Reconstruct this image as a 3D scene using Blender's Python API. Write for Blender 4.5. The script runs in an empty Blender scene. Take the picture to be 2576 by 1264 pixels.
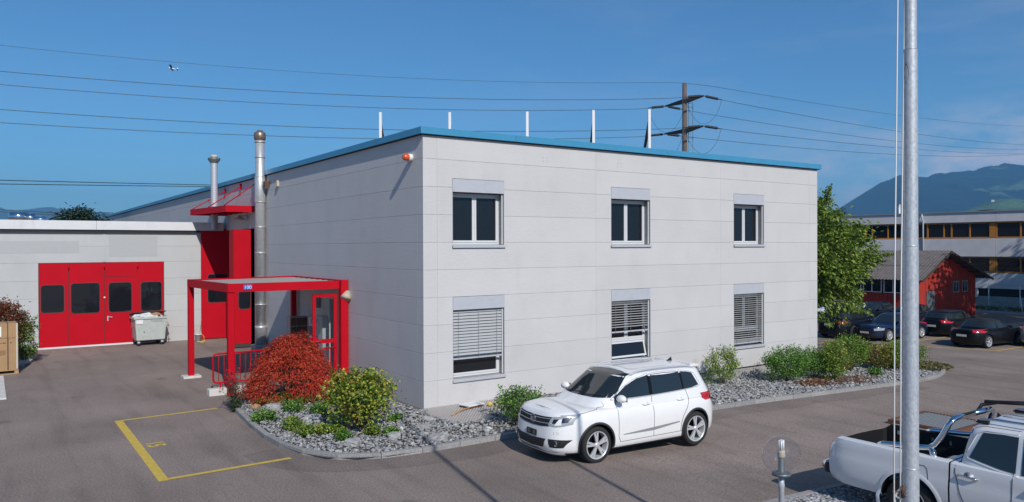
import bpy, bmesh, math, random
import numpy as np
from mathutils import Vector, Matrix
from mathutils.bvhtree import BVHTree
random.seed(7); RNG = np.random.default_rng(11)
SC = bpy.context.scene; COL = SC.collection
R = math.radians; PI = math.pi
# ------------------------------------------------------------------ camera
CAMP = Vector((-9.443, -17.976, 4.31)); FPX = 1933.54
def _basis(pitch, roll, yaw):
    f = Vector((math.sin(yaw)*math.cos(pitch), math.cos(yaw)*math.cos(pitch), math.sin(pitch)))
    r = Vector((math.cos(yaw), -math.sin(yaw), 0)); u = r.cross(f)
    return f, r*math.cos(roll)+u*math.sin(roll), -r*math.sin(roll)+u*math.cos(roll)
CF, CR, CU = _basis(-0.0052139, -0.0034412, 0.5986556)
cd = bpy.data.cameras.new('camera'); cam = bpy.data.objects.new('camera', cd); COL.objects.link(cam)
M = Matrix((CR, CU, -CF)).transposed().to_4x4(); M.translation = CAMP
cam.matrix_world = M; cd.sensor_width = 36; cd.lens = 36*FPX/2576; cd.clip_start = 0.1; cd.clip_end = 30000
SC.camera = cam
def at(px, py, D):
    """the point of the place seen at a photograph position, D metres ahead"""
    return CAMP + (CF + CR*((px-1288)/FPX) - CU*((py-632)/FPX))*D
# ------------------------------------------------------------------ light
SUNDIR = Vector((-0.2005*0.809, -0.9797*0.809, 0.588)).normalized()   # towards the sun
SKY_K = 0.085
w = bpy.data.worlds.new("World"); SC.world = w; w.use_nodes = True
nt = w.node_tree; nt.nodes.clear()
def N(t, **k):
    n = nt.nodes.new(t)
    for a, b in k.items(): setattr(n, a, b)
    return n
def LK(a, b): nt.links.new(a, b)
sky = N('ShaderNodeTexSky', sky_type='NISHITA', sun_disc=False, sun_elevation=math.asin(SUNDIR.z),
        sun_rotation=math.atan2(SUNDIR.x, SUNDIR.y), altitude=450, air_density=1.0, dust_density=0.8, ozone_density=3.0)
bg = N('ShaderNodeBackground'); bg.inputs['Strength'].default_value = SKY_K
out = N('ShaderNodeOutputWorld')
tc = N('ShaderNodeTexCoord')
sep = N('ShaderNodeSeparateXYZ'); LK(tc.outputs['Generated'], sep.inputs[0])
# thin cirrus: stretched noise over the direction of the sky
mp = N('ShaderNodeMapping'); mp.inputs['Scale'].default_value = (2.2, 1.4, 9.0); mp.inputs['Rotation'].default_value = (0.25, 0.1, 0.5)
LK(tc.outputs['Generated'], mp.inputs[0])
n1 = N('ShaderNodeTexNoise'); n1.inputs['Scale'].default_value = 1.6; n1.inputs['Detail'].default_value = 6; n1.inputs['Roughness'].default_value = 0.55
LK(mp.outputs[0], n1.inputs['Vector'])
r1 = N('ShaderNodeMapRange'); r1.inputs[1].default_value = 0.45; r1.inputs[2].default_value = 0.85; r1.inputs[3].default_value = 0; r1.inputs[4].default_value = 0.30
LK(n1.outputs[0], r1.inputs[0])
# more cirrus towards the east (+x), as in the sky in view
r2 = N('ShaderNodeMapRange'); r2.inputs[1].default_value = 0.45; r2.inputs[2].default_value = 0.90; r2.inputs[3].default_value = 0.06; r2.inputs[4].default_value = 1
LK(sep.outputs[0], r2.inputs[0])
m1 = N('ShaderNodeMath', operation='MULTIPLY'); LK(r1.outputs[0], m1.inputs[0]); LK(r2.outputs[0], m1.inputs[1])
# low cumulus band
mp2 = N('ShaderNodeMapping'); mp2.inputs['Scale'].default_value = (6, 6, 15); LK(tc.outputs['Generated'], mp2.inputs[0])
n2 = N('ShaderNodeTexNoise'); n2.inputs['Scale'].default_value = 2.2; n2.inputs['Detail'].default_value = 8; n2.inputs['Roughness'].default_value = 0.6
LK(mp2.outputs[0], n2.inputs['Vector'])
r3 = N('ShaderNodeMapRange'); r3.inputs[1].default_value = 0.36; r3.inputs[2].default_value = 0.62; r3.inputs[3].default_value = 0; r3.inputs[4].default_value = 0.8
LK(n2.outputs[0], r3.inputs[0])
r4 = N('ShaderNodeMapRange'); r4.inputs[1].default_value = 0.17; r4.inputs[2].default_value = 0.09; r4.inputs[3].default_value = 0; r4.inputs[4].default_value = 1
LK(sep.outputs[2], r4.inputs[0])
r5 = N('ShaderNodeMapRange'); r5.inputs[1].default_value = 0.74; r5.inputs[2].default_value = 0.90; r5.inputs[3].default_value = 0; r5.inputs[4].default_value = 1
LK(sep.outputs[0], r5.inputs[0])
m2 = N('ShaderNodeMath', operation='MULTIPLY'); LK(r3.outputs[0], m2.inputs[0]); LK(r4.outputs[0], m2.inputs[1])
m3 = N('ShaderNodeMath', operation='MULTIPLY'); LK(m2.outputs[0], m3.inputs[0]); LK(r5.outputs[0], m3.inputs[1])
m4 = N('ShaderNodeMath', operation='MAXIMUM'); LK(m1.outputs[0], m4.inputs[0]); LK(m3.outputs[0], m4.inputs[1])
gm = N('ShaderNodeMix', data_type='RGBA', blend_type='MULTIPLY'); gm.inputs[0].default_value = 1.0
gm.inputs[7].default_value = (0.52, 0.94, 1.22, 1)
LK(sky.outputs[0], gm.inputs[6])
cm = N('ShaderNodeMix', data_type='RGBA'); cm.inputs[7].default_value = (8.6, 7.6, 8.4, 1)
LK(m4.outputs[0], cm.inputs[0]); LK(gm.outputs[2], cm.inputs[6])
LK(cm.outputs[2], bg.inputs[0]); LK(bg.outputs[0], out.inputs[0])
sl = bpy.data.lights.new('sun', 'SUN'); sl.energy = 4.3; sl.angle = R(0.53); sl.color = (1.0, 0.95, 0.88)
so = bpy.data.objects.new('sun', sl); COL.objects.link(so); so.rotation_euler = SUNDIR.to_track_quat('Z', 'Y').to_euler()
so.location = (0, -30, 40)
SC.view_settings.view_transform = 'Standard'; SC.view_settings.look = 'None'
SC.view_settings.exposure = 0; SC.view_settings.gamma = 1; SC.view_settings.use_curve_mapping = False
SC.cycles.max_bounces = 6; SC.cycles.transparent_max_bounces = 8; SC.cycles.volume_bounces = 0
SC.cycles.diffuse_bounces = 3; SC.cycles.glossy_bounces = 3; SC.cycles.transmission_bounces = 4
# ------------------------------------------------------------------ object helpers
def prop(o, label=None, cat=None, group=None, kind=None):
    if label: o['label'] = label
    if cat: o['category'] = cat
    if group: o['group'] = group
    if kind: o['kind'] = kind
    return o
def empty(name, loc=(0, 0, 0), rz=0, label=None, cat=None, group=None, kind=None):
    o = bpy.data.objects.new(name, None); COL.objects.link(o); o.location = loc; o.rotation_euler = (0, 0, rz)
    o.empty_display_size = 0.3
    return prop(o, label, cat, group, kind)
def link(name, me, mat=None, parent=None):
    o = bpy.data.objects.new(name, me); COL.objects.link(o)
    if mat is not None and len(me.materials) == 0: me.materials.append(mat)
    if parent is not None: o.parent = parent
    return o
def copy_tree(o, parent=None):
    c = o.copy(); COL.objects.link(c)
    if parent is not None: c.parent = parent
    for ch in [x for x in COL.objects if x.parent == o]: copy_tree(ch, c)
    return c
class MB:
    def __init__(s): s.v = []; s.f = []; s.m = []; s.sm = []
    def add(s, vs, fs, mi=0, smooth=False):
        b = len(s.v); s.v += [tuple(x) for x in vs]
        for f in fs: s.f.append(tuple(b+i for i in f)); s.m.append(mi); s.sm.append(smooth)
        return s
    def box(s, x0, x1, y0, y1, z0, z1, mi=0):
        return s.add([(x0,y0,z0),(x1,y0,z0),(x1,y1,z0),(x0,y1,z0),(x0,y0,z1),(x1,y0,z1),(x1,y1,z1),(x0,y1,z1)],
                     [(0,3,2,1),(4,5,6,7),(0,1,5,4),(1,2,6,5),(2,3,7,6),(3,0,4,7)], mi)
    def bbox(s, x0, x1, y0, y1, z0, z1, c=0.01, mi=0):
        """box with chamfered vertical and top edges"""
        def ring(i, z): return [(x0+i+c,y0+i,z),(x1-i-c,y0+i,z),(x1-i,y0+i+c,z),(x1-i,y1-i-c,z),(x1-i-c,y1-i,z),(x0+i+c,y1-i,z),(x0+i,y1-i-c,z),(x0+i,y0+i+c,z)]
        vs = ring(0, z0)+ring(0, z1-c)+ring(c, z1); fs = []
        for k in (0, 8):
            for i in range(8): j = (i+1) % 8; fs.append((k+i, k+j, k+8+j, k+8+i))
        fs.append(tuple(range(16, 24))); fs.append(tuple(range(7, -1, -1)))
        return s.add(vs, fs, mi)
    def bar(s, a, b, wx, wz, mi=0, up=(0, 0, 1)):
        """square bar from a to b"""
        a = Vector(a); b = Vector(b); d = (b-a).normalized(); u = Vector(up)
        if abs(d.dot(u)) > 0.95: u = Vector((0, 1, 0))
        r = d.cross(u).normalized()*wx/2; t = r.cross(d).normalized()*wz/2
        vs = [a-r-t, a+r-t, a+r+t, a-r+t, b-r-t, b+r-t, b+r+t, b-r+t]
        return s.add(vs, [(0,3,2,1),(4,5,6,7),(0,1,5,4),(1,2,6,5),(2,3,7,6),(3,0,4,7)], mi)
    def tube(s, pts, r, n=8, mi=0, closed=False, cap=True):
        pts = [Vector(p) for p in pts]; k = len(pts); rs = r if isinstance(r, (list, tuple)) else [r]*k
        rings = []; ref = Vector((0.13, 0.21, 0.97))
        for i, p in enumerate(pts):
            if closed: d = pts[(i+1) % k]-pts[i-1]
            else: d = pts[min(i+1, k-1)]-pts[max(i-1, 0)]
            d.normalize()
            a = d.cross(ref)
            if a.length < 0.05: a = d.cross(Vector((1, 0, 0)))
            a.normalize(); b = d.cross(a)
            rings.append([p+(a*math.cos(2*PI*j/n)+b*math.sin(2*PI*j/n))*rs[i] for j in range(n)])
        vs = [q for rg in rings for q in rg]; fs = []
        for i in range(k if closed else k-1):
            i2 = (i+1) % k
            for j in range(n): j2 = (j+1) % n; fs.append((i*n+j, i*n+j2, i2*n+j2, i2*n+j))
        if cap and not closed: fs.append(tuple(range(n-1, -1, -1))); fs.append(tuple((k-1)*n+j for j in range(n)))
        return s.add(vs, fs, mi, True)
    def lathe(s, prof, n=24, c=(0, 0, 0), axis='z', mi=0, smooth=True, cap=True):
        vs = []; fs = []
        for (r, h) in prof:
            for j in range(n):
                a = 2*PI*j/n; x, y = r*math.cos(a), r*math.sin(a)
                p = {'z': (x, y, h), 'y': (x, h, y), 'x': (h, x, y)}[axis]
                vs.append((p[0]+c[0], p[1]+c[1], p[2]+c[2]))
        for i in range(len(prof)-1):
            for j in range(n): j2 = (j+1) % n; fs.append((i*n+j, i*n+j2, (i+1)*n+j2, (i+1)*n+j))
        if cap:
            if prof[0][0] > 1e-4: fs.append(tuple(range(n-1, -1, -1)))
            if prof[-1][0] > 1e-4: fs.append(tuple((len(prof)-1)*n+j for j in range(n)))
        return s.add(vs, fs, mi, smooth)
    def prism(s, poly, d, mi=0):
        """poly: 3-D points of a planar outline, d: extrusion vector"""
        d = Vector(d); a = [Vector(p) for p in poly]; n = len(a)
        return s.add(a+[p+d for p in a], [tuple(range(n-1, -1, -1)), tuple(range(n, 2*n))]+[(i, (i+1) % n, n+(i+1) % n, n+i) for i in range(n)], mi)
    def build(s, name, mat, parent=None, smooth=None, fix=True, **kw):
        me = bpy.data.meshes.new(name); me.from_pydata(s.v, [], s.f)
        mats = mat if isinstance(mat, (list, tuple)) else [mat]
        for m_ in mats: me.materials.append(m_)
        me.polygons.foreach_set('material_index', s.m)
        me.polygons.foreach_set('use_smooth', [bool(x) if smooth is None else smooth for x in s.sm])
        if fix:
            bm = bmesh.new(); bm.from_mesh(me); bmesh.ops.recalc_face_normals(bm, faces=bm.faces); bm.to_mesh(me); bm.free()
        me.update()
        o = link(name, me, None, parent); prop(o, **kw)
        return o
def autosmooth(o, ang=35):
    me = o.data
    for p in me.polygons: p.use_smooth = True
    try: me.set_sharp_from_angle(angle=R(ang))
    except Exception: pass
# ------------------------------------------------------------------ materials
MT = {}
def mat(name, col, rough=0.6, metal=0.0, var=0.0, scale=4.0, bump=0.0, bscale=60.0, spec=None, coat=0.0, objvar=0.0, stain=None, detail=4):
    """principled; var: colour noise, bump: fine relief, stain: (colour, scale, low, high) blotches"""
    m = bpy.data.materials.new(name); m.use_nodes = True; t = m.node_tree; ns = t.nodes; L = t.links.new
    b = ns['Principled BSDF']; b.inputs['Roughness'].default_value = rough; b.inputs['Metallic'].default_value = metal
    if spec is not None: b.inputs['Specular IOR Level'].default_value = spec
    b.inputs['Coat Weight'].default_value = coat; b.inputs['Coat Roughness'].default_value = 0.04
    c = (*col, 1); src = None
    g = ns.new('ShaderNodeNewGeometry')
    if var or stain or objvar:
        rgb = ns.new('ShaderNodeRGB'); rgb.outputs[0].default_value = c; src = rgb.outputs[0]
        if var:
            n = ns.new('ShaderNodeTexNoise'); n.inputs['Scale'].default_value = scale; n.inputs['Detail'].default_value = detail
            L(g.outputs['Position'], n.inputs['Vector'])
            mr = ns.new('ShaderNodeMapRange'); mr.inputs[1].default_value = .3; mr.inputs[2].default_value = .7
            mr.inputs[3].default_value = 1-var; mr.inputs[4].default_value = 1+var; L(n.outputs[0], mr.inputs[0])
            mx = ns.new('ShaderNodeMix'); mx.data_type = 'RGBA'; mx.blend_type = 'MULTIPLY'; mx.inputs[0].default_value = 1
            L(src, mx.inputs[6]); L(mr.outputs[0], mx.inputs[7]); src = mx.outputs[2]
        if objvar:
            oi = ns.new('ShaderNodeObjectInfo'); mr = ns.new('ShaderNodeMapRange'); mr.inputs[3].default_value = 1-objvar; mr.inputs[4].default_value = 1+objvar
            L(oi.outputs['Random'], mr.inputs[0])
            mx = ns.new('ShaderNodeMix'); mx.data_type = 'RGBA'; mx.blend_type = 'MULTIPLY'; mx.inputs[0].default_value = 1
            L(src, mx.inputs[6]); L(mr.outputs[0], mx.inputs[7]); src = mx.outputs[2]
        if stain:
            for sc_, ss, lo, hi in (stain if isinstance(stain, list) else [stain]):
                n = ns.new('ShaderNodeTexNoise'); n.inputs['Detail'].default_value = 5; n.inputs['Roughness'].default_value = .6
                if isinstance(ss, tuple):
                    mpn = ns.new('ShaderNodeMapping'); mpn.inputs['Scale'].default_value = ss; L(g.outputs['Position'], mpn.inputs[0]); L(mpn.outputs[0], n.inputs['Vector']); n.inputs['Scale'].default_value = 1
                else:
                    L(g.outputs['Position'], n.inputs['Vector']); n.inputs['Scale'].default_value = ss
                mr = ns.new('ShaderNodeMapRange'); mr.inputs[1].default_value = lo; mr.inputs[2].default_value = hi; L(n.outputs[0], mr.inputs[0])
                mx = ns.new('ShaderNodeMix'); mx.data_type = 'RGBA'; L(mr.outputs[0], mx.inputs[0]); L(src, mx.inputs[6]); mx.inputs[7].default_value = (*sc_, 1); src = mx.outputs[2]
        L(src, b.inputs['Base Color'])
    else: b.inputs['Base Color'].default_value = c
    if bump:
        n = ns.new('ShaderNodeTexNoise'); n.inputs['Scale'].default_value = bscale; n.inputs['Detail'].default_value = 5
        L(g.outputs['Position'], n.inputs['Vector'])
        bp = ns.new('ShaderNodeBump'); bp.inputs['Strength'].default_value = bump; bp.inputs['Distance'].default_value = 0.02
        L(n.outputs[0], bp.inputs['Height']); L(bp.outputs[0], b.inputs['Normal'])
    MT[name] = m; return m
def leafmat(name, trans=0.3, rough=0.5):
    m = bpy.data.materials.new(name); m.use_nodes = True; t = m.node_tree; ns = t.nodes; L = t.links.new
    b = ns['Principled BSDF']; b.inputs['Roughness'].default_value = rough; b.inputs['Specular IOR Level'].default_value = 0.35
    a = ns.new('ShaderNodeAttribute'); a.attribute_name = 'col'
    L(a.outputs['Color'], b.inputs['Base Color'])
    if trans:
        tr = ns.new('ShaderNodeBsdfTranslucent'); L(a.outputs['Color'], tr.inputs[0])
        mx = ns.new('ShaderNodeMixShader'); mx.inputs[0].default_value = trans; L(b.outputs[0], mx.inputs[1]); L(tr.outputs[0], mx.inputs[2])
        L(mx.outputs[0], ns['Material Output'].inputs[0])
    MT[name] = m; return m
def glassmat(name, tint=(0.9, 0.95, 0.95), alpha=0.8):
    m = bpy.data.materials.new(name); m.use_nodes = True; t = m.node_tree; ns = t.nodes; L = t.links.new; ns.clear()
    o = ns.new('ShaderNodeOutputMaterial'); tr = ns.new('ShaderNodeBsdfTransparent'); tr.inputs[0].default_value = (*tint, 1)
    gl = ns.new('ShaderNodeBsdfGlossy'); gl.inputs['Roughness'].default_value = 0.02
    fr = ns.new('ShaderNodeLayerWeight'); fr.inputs[0].default_value = 0.5
    pw = ns.new('ShaderNodeMath'); pw.operation = 'POWER'; pw.inputs[1].default_value = 4; L(fr.outputs['Facing'], pw.inputs[0])
    mr = ns.new('ShaderNodeMapRange'); mr.inputs[3].default_value = 0.05; mr.inputs[4].default_value = 0.6; L(pw.outputs[0], mr.inputs[0])
    mx = ns.new('ShaderNodeMixShader'); L(mr.outputs[0], mx.inputs[0]); L(tr.outputs[0], mx.inputs[1]); L(gl.outputs[0], mx.inputs[2]); L(mx.outputs[0], o.inputs[0])
    MT[name] = m; return m
WALLC = (0.545, 0.530, 0.528)
mat('panel', WALLC, 0.75, var=0.03, scale=0.8, bump=0.35, bscale=22, objvar=0.02, stain=[((0.45, 0.44, 0.445), (1.1, 1.1, .45), .55, 1.0), ((0.40, 0.395, 0.395), (5, 5, .35), .68, 1.0)])
mat('panel_white', (0.47, 0.48, 0.48), 0.75, var=0.03, scale=0.8, bump=0.3, bscale=25, objvar=0.02, stain=((0.42, 0.43, 0.43), (1.5, 1.5, .5), .5, .85))
mat('patch', (0.41, 0.42, 0.425), 0.8, var=0.05, scale=30)
mat('core', (0.33, 0.33, 0.34), 0.9)
mat('concrete', (0.34, 0.33, 0.32), 0.9, var=0.12, scale=5, bump=0.5, bscale=40)
mat('white_concrete', (0.60, 0.58, 0.55), 0.85, var=0.08, scale=5, bump=0.3, bscale=40, stain=((0.4, 0.38, 0.35), 6, .55, .8))
mat('blue_trim', (0.055, 0.26, 0.44), 0.4, var=0.05, scale=1.5, spec=0.5)
mat('white_trim', (0.66, 0.66, 0.67), 0.35, var=0.04, scale=2, stain=((0.5, 0.5, 0.5), (2, 2, .8), .55, .9))
mat('seam', (0.03, 0.03, 0.03), 0.9)
mat('alu', (0.45, 0.46, 0.50), 0.5, var=0.04, scale=5)
mat('alu_grey', (0.33, 0.34, 0.35), 0.5, metal=0.3)
mat('frame', (0.62, 0.62, 0.63), 0.45)
mat('darkglass', (0.010, 0.012, 0.016), 0.03, spec=0.6)
mat('slat', (0.43, 0.435, 0.44), 0.4, metal=0.1)
mat('room', (0.03, 0.035, 0.04), 0.9)
mat('red', (0.46, 0.004, 0.014), 0.6, var=0.05, scale=1.2, spec=0.10)
mat('steel', (0.60, 0.60, 0.60), 0.42, metal=0.6, var=0.10, scale=7, stain=((0.42, 0.40, 0.38), (5, 5, 1.2), .55, .9))
mat('burnt_steel', (0.26, 0.20, 0.16), 0.4, metal=0.6, var=0.25, scale=14)
mat('galv', (0.46, 0.49, 0.53), 0.55, metal=0.4, var=0.14, scale=40, bump=0.1, bscale=40, stain=((0.54, 0.57, 0.61), (60, 60, 26), .50, .60))
mat('galv_dark', (0.16, 0.19, 0.20), 0.5, metal=0.5, var=0.1)
mat('ring', (0.5, 0.52, 0.54), 0.4, metal=0.6)
mat('black', (0.012, 0.012, 0.013), 0.5)
mat('rubber', (0.018, 0.018, 0.019), 0.85, bump=0.3, bscale=60)
mat('dark_trim', (0.03, 0.03, 0.033), 0.55)
mat('chrome', (0.72, 0.73, 0.75), 0.08, metal=1.0)
mat('rimmetal', (0.66, 0.67, 0.69), 0.32, metal=0.45)
mat('white_paint', (0.80, 0.79, 0.79), 0.3, coat=0.8, var=0.02, scale=3)
mat('silver_white_paint', (0.70, 0.70, 0.71), 0.32, metal=0.08, coat=0.9)
mat('blue_paint', (0.006, 0.013, 0.045), 0.3, coat=0.6, spec=.3)
mat('black_paint', (0.004, 0.004, 0.005), 0.35, coat=0.25, spec=.2)
mat('navy_paint', (0.005, 0.007, 0.014), 0.35, coat=0.3, spec=.2)
mat('grey_paint', (0.10, 0.11, 0.13), 0.3, metal=0.4, coat=0.8)
mat('silver_paint', (0.40, 0.42, 0.45), 0.3, metal=0.5, coat=0.8)
mat('carglass', (0.016, 0.022, 0.026), 0.02, spec=0.8)
mat('tail_red', (0.50, 0.01, 0.015), 0.12, coat=1.0)
mat('head_clear', (0.42, 0.42, 0.42), 0.2, metal=0.25, coat=0.5)
mat('fabric_black', (0.01, 0.01, 0.011), 0.9)
mat('plate', (0.70, 0.70, 0.68), 0.5)
mat('ink', (0.02, 0.02, 0.02), 0.7)
mat('yellow_paint', (0.60, 0.42, 0.07), 0.7, var=0.12, scale=9, stain=((0.25, 0.19, 0.09), 30, .60, .80))
mat('sign_blue', (0.02, 0.10, 0.42), 0.4)
mat('white', (0.75, 0.75, 0.74), 0.5)
mat('signred', (0.45, 0.01, 0.02), 0.5)
mat('kerb', (0.30, 0.29, 0.285), 0.9, var=0.25, scale=30, bump=0.6, bscale=90, objvar=0.1)
mat('soil', (0.12, 0.115, 0.11), 0.95, var=0.3, scale=20, bump=0.6, bscale=40)
mat('bin', (0.44, 0.48, 0.45), 0.5, var=0.05, scale=6, stain=((0.30, 0.33, 0.31), 7, .55, .8))
mat('bin_lid', (0.02, 0.10, 0.07), 0.4)
mat('pink_pipe', (0.35, 0.08, 0.09), 0.5)
mat('cardboard', (0.36, 0.22, 0.11), 0.85, var=0.06, scale=4)
mat('wood', (0.42, 0.27, 0.13), 0.8, var=0.15, scale=14)
mat('paper', (0.72, 0.72, 0.73), 0.7)
mat('plastic_bag', (0.62, 0.64, 0.66), 0.45, var=0.1, scale=20)
mat('orange_siren', (0.65, 0.09, 0.02), 0.25, coat=0.6)
mat('beige', (0.50, 0.44, 0.35), 0.6)
mat('yellow_hose', (0.62, 0.45, 0.10), 0.6)
mat('checker', (0.30, 0.26, 0.25), 0.6, var=0.08, scale=8)
mat('orange_wood', (0.42, 0.17, 0.025), 0.55, var=0.12, scale=5)
mat('grey_render', (0.60, 0.58, 0.60), 0.85, var=0.06, scale=1.5, objvar=0.03)
mat('barn_red', (0.34, 0.022, 0.012), 0.75, var=0.10, scale=6, objvar=0.12)
mat('barn_dark', (0.05, 0.035, 0.03), 0.8)
mat('fibre_roof', (0.16, 0.135, 0.125), 0.9, var=0.25, scale=3, bump=0.2, bscale=20, stain=((0.14, 0.125, 0.12), 2.5, .5, .7))
mat('canopy_slat', (0.30, 0.29, 0.29), 0.6)
mat('canopy_sheet', (0.13, 0.12, 0.115), 0.7, var=0.1, scale=4)
mat('pylon_wood', (0.115, 0.09, 0.075), 0.85, var=0.15, scale=3)
mat('pylon_dark', (0.02, 0.022, 0.022), 0.6)
mat('wire', (0.06, 0.085, 0.10), 0.5, metal=0.3)
mat('rope', (0.72, 0.72, 0.70), 0.7)
mat('rust', (0.13, 0.055, 0.03), 0.85, var=0.2, scale=30)
mat('bark', (0.10, 0.075, 0.055), 0.9, var=0.2, scale=20, bump=0.6, bscale=30)
mat('bulb', (0.8, 0.8, 0.78), 0.3)
mat('terrain', (0.08, 0.11, 0.04), 0.95, var=0.3, scale=0.02)
mat('meadow', (0.17, 0.22, 0.075), 0.95, var=0.25, scale=0.01)
mat('asphalt_dark', (0.055, 0.052, 0.052), 0.9, var=0.15, scale=40)
for nm in ('leaf', 'leaf_thick'): leafmat(nm, 0.3 if nm == 'leaf' else 0.15)
leafmat('stone', 0, 0.85)
glassmat('clearglass', (0.93, 0.96, 0.96)); glassmat('globe_glass', (0.97, 0.96, 0.97))
# window glass with a soft reflection of what stands opposite, lightly wavy
for nm in ('darkglass', 'carglass'):
    m = MT[nm]; t = m.node_tree; n = t.nodes.new('ShaderNodeTexNoise'); n.inputs['Scale'].default_value = 1.3
    g = t.nodes.new('ShaderNodeNewGeometry'); t.links.new(g.outputs['Position'], n.inputs['Vector'])
    bp = t.nodes.new('ShaderNodeBump'); bp.inputs['Strength'].default_value = 0.10; bp.inputs['Distance'].default_value = 0.05
    t.links.new(n.outputs[0], bp.inputs['Height']); t.links.new(bp.outputs[0], t.nodes['Principled BSDF'].inputs['Normal'])
# mountain forest with meadows
def hillmat(name, forest, meadow, sc, lo, hi):
    m = bpy.data.materials.new(name); m.use_nodes = True; t = m.node_tree; ns = t.nodes; L = t.links.new
    b = ns['Principled BSDF']; b.inputs['Roughness'].default_value = 0.95; b.inputs['Specular IOR Level'].default_value = 0.1
    g = ns.new('ShaderNodeNewGeometry'); mpn = ns.new('ShaderNodeMapping'); mpn.inputs['Scale'].default_value = (sc, sc, sc*3); L(g.outputs['Position'], mpn.inputs[0])
    n = ns.new('ShaderNodeTexNoise'); n.inputs['Scale'].default_value = 1; n.inputs['Detail'].default_value = 5; L(mpn.outputs[0], n.inputs['Vector'])
    mr = ns.new('ShaderNodeMapRange'); mr.inputs[1].default_value = lo; mr.inputs[2].default_value = hi; L(n.outputs[0], mr.inputs[0])
    mx = ns.new('ShaderNodeMix'); mx.data_type = 'RGBA'; L(mr.outputs[0], mx.inputs[0]); mx.inputs[6].default_value = (*forest, 1); mx.inputs[7].default_value = (*meadow, 1)
    n2 = ns.new('ShaderNodeTexNoise'); n2.inputs['Scale'].default_value = sc*25; L(g.outputs['Position'], n2.inputs['Vector'])
    mr2 = ns.new('ShaderNodeMapRange'); mr2.inputs[1].default_value = .3; mr2.inputs[2].default_value = .7; mr2.inputs[3].default_value = .7; mr2.inputs[4].default_value = 1.3; L(n2.outputs[0], mr2.inputs[0])
    m3_ = ns.new('ShaderNodeMix'); m3_.data_type = 'RGBA'; m3_.blend_type = 'MULTIPLY'; m3_.inputs[0].default_value = 1; L(mx.outputs[2], m3_.inputs[6]); L(mr2.outputs[0], m3_.inputs[7])
    L(m3_.outputs[2], b.inputs['Base Color']); MT[name] = m
hillmat('hill_forest', (0.003, 0.018, 0.03), (0.07, 0.12, 0.07), 0.0021, 0.60, 0.65)
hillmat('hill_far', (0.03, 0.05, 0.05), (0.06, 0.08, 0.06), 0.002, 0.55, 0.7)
hillmat('hill_meadow', (0.09, 0.15, 0.07), (0.05, 0.09, 0.04), 0.006, 0.50, 0.66)
# asphalt: coarse aggregate, patches, tyre-worn lanes
def asphalt(nm='asphalt', base=(0.248, 0.200, 0.176)):
    m = bpy.data.materials.new(nm); m.use_nodes = True; t = m.node_tree; ns = t.nodes; L = t.links.new
    b = ns['Principled BSDF']; b.inputs['Roughness'].default_value = 0.92; b.inputs['Specular IOR Level'].default_value = 0.25
    g = ns.new('ShaderNodeNewGeometry')
    def noise(scale, det=4, sc3=None, rough=.5):
        n = ns.new('ShaderNodeTexNoise'); n.inputs['Scale'].default_value = scale; n.inputs['Detail'].default_value = det; n.inputs['Roughness'].default_value = rough
        if sc3:
            mp_ = ns.new('ShaderNodeMapping'); mp_.inputs['Scale'].default_value = sc3; mp_.inputs['Rotation'].default_value = (0, 0, 0.2); L(g.outputs['Position'], mp_.inputs[0]); L(mp_.outputs[0], n.inputs['Vector'])
        else: L(g.outputs['Position'], n.inputs['Vector'])
        return n.outputs[0]
    def rng(s, a, b_, c, d):
        mr = ns.new('ShaderNodeMapRange'); mr.inputs[1].default_value = a; mr.inputs[2].default_value = b_; mr.inputs[3].default_value = c; mr.inputs[4].default_value = d; L(s, mr.inputs[0]); return mr.outputs[0]
    def mul(a, b_):
        q = ns.new('ShaderNodeMath'); q.operation = 'MULTIPLY'; L(a, q.inputs[0]); L(b_, q.inputs[1]); return q.outputs[0]
    f = mul(rng(noise(24, 6, rough=.8), .34, .66, .58, 1.42), rng(noise(0.35, 5), .3, .7, .80, 1.16))
    f = mul(f, rng(noise(90, 2), .35, .65, .85, 1.15))
    f = mul(f, rng(noise(1, 4, (2.2, 0.25, 1)), .50, .75, 1.0, .78))
    f = mul(f, rng(noise(2.3, 6, rough=.7), .60, .72, 1.0, .80))
    rgb = ns.new('ShaderNodeRGB'); rgb.outputs[0].default_value = (*base, 1)
    mx = ns.new('ShaderNodeMix'); mx.data_type = 'RGBA'; mx.blend_type = 'MULTIPLY'; mx.inputs[0].default_value = 1; L(rgb.outputs[0], mx.inputs[6]); L(f, mx.inputs[7])
    spot = rng(noise(0.9, 3), .66, .74, 0, .55)     # old oil and damp spots
    m5 = ns.new('ShaderNodeMix'); m5.data_type = 'RGBA'; L(spot, m5.inputs[0]); L(mx.outputs[2], m5.inputs[6]); m5.inputs[7].default_value = (.10, .092, .09, 1)
    L(m5.outputs[2], b.inputs['Base Color'])
    bp = ns.new('ShaderNodeBump'); bp.inputs['Strength'].default_value = 0.5; bp.inputs['Distance'].default_value = 0.012; L(noise(45, 5, rough=.7), bp.inputs['Height']); L(bp.outputs[0], b.inputs['Normal'])
    MT[nm] = m
asphalt(); asphalt('asphalt_patch', (0.208, 0.168, 0.150))
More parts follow.
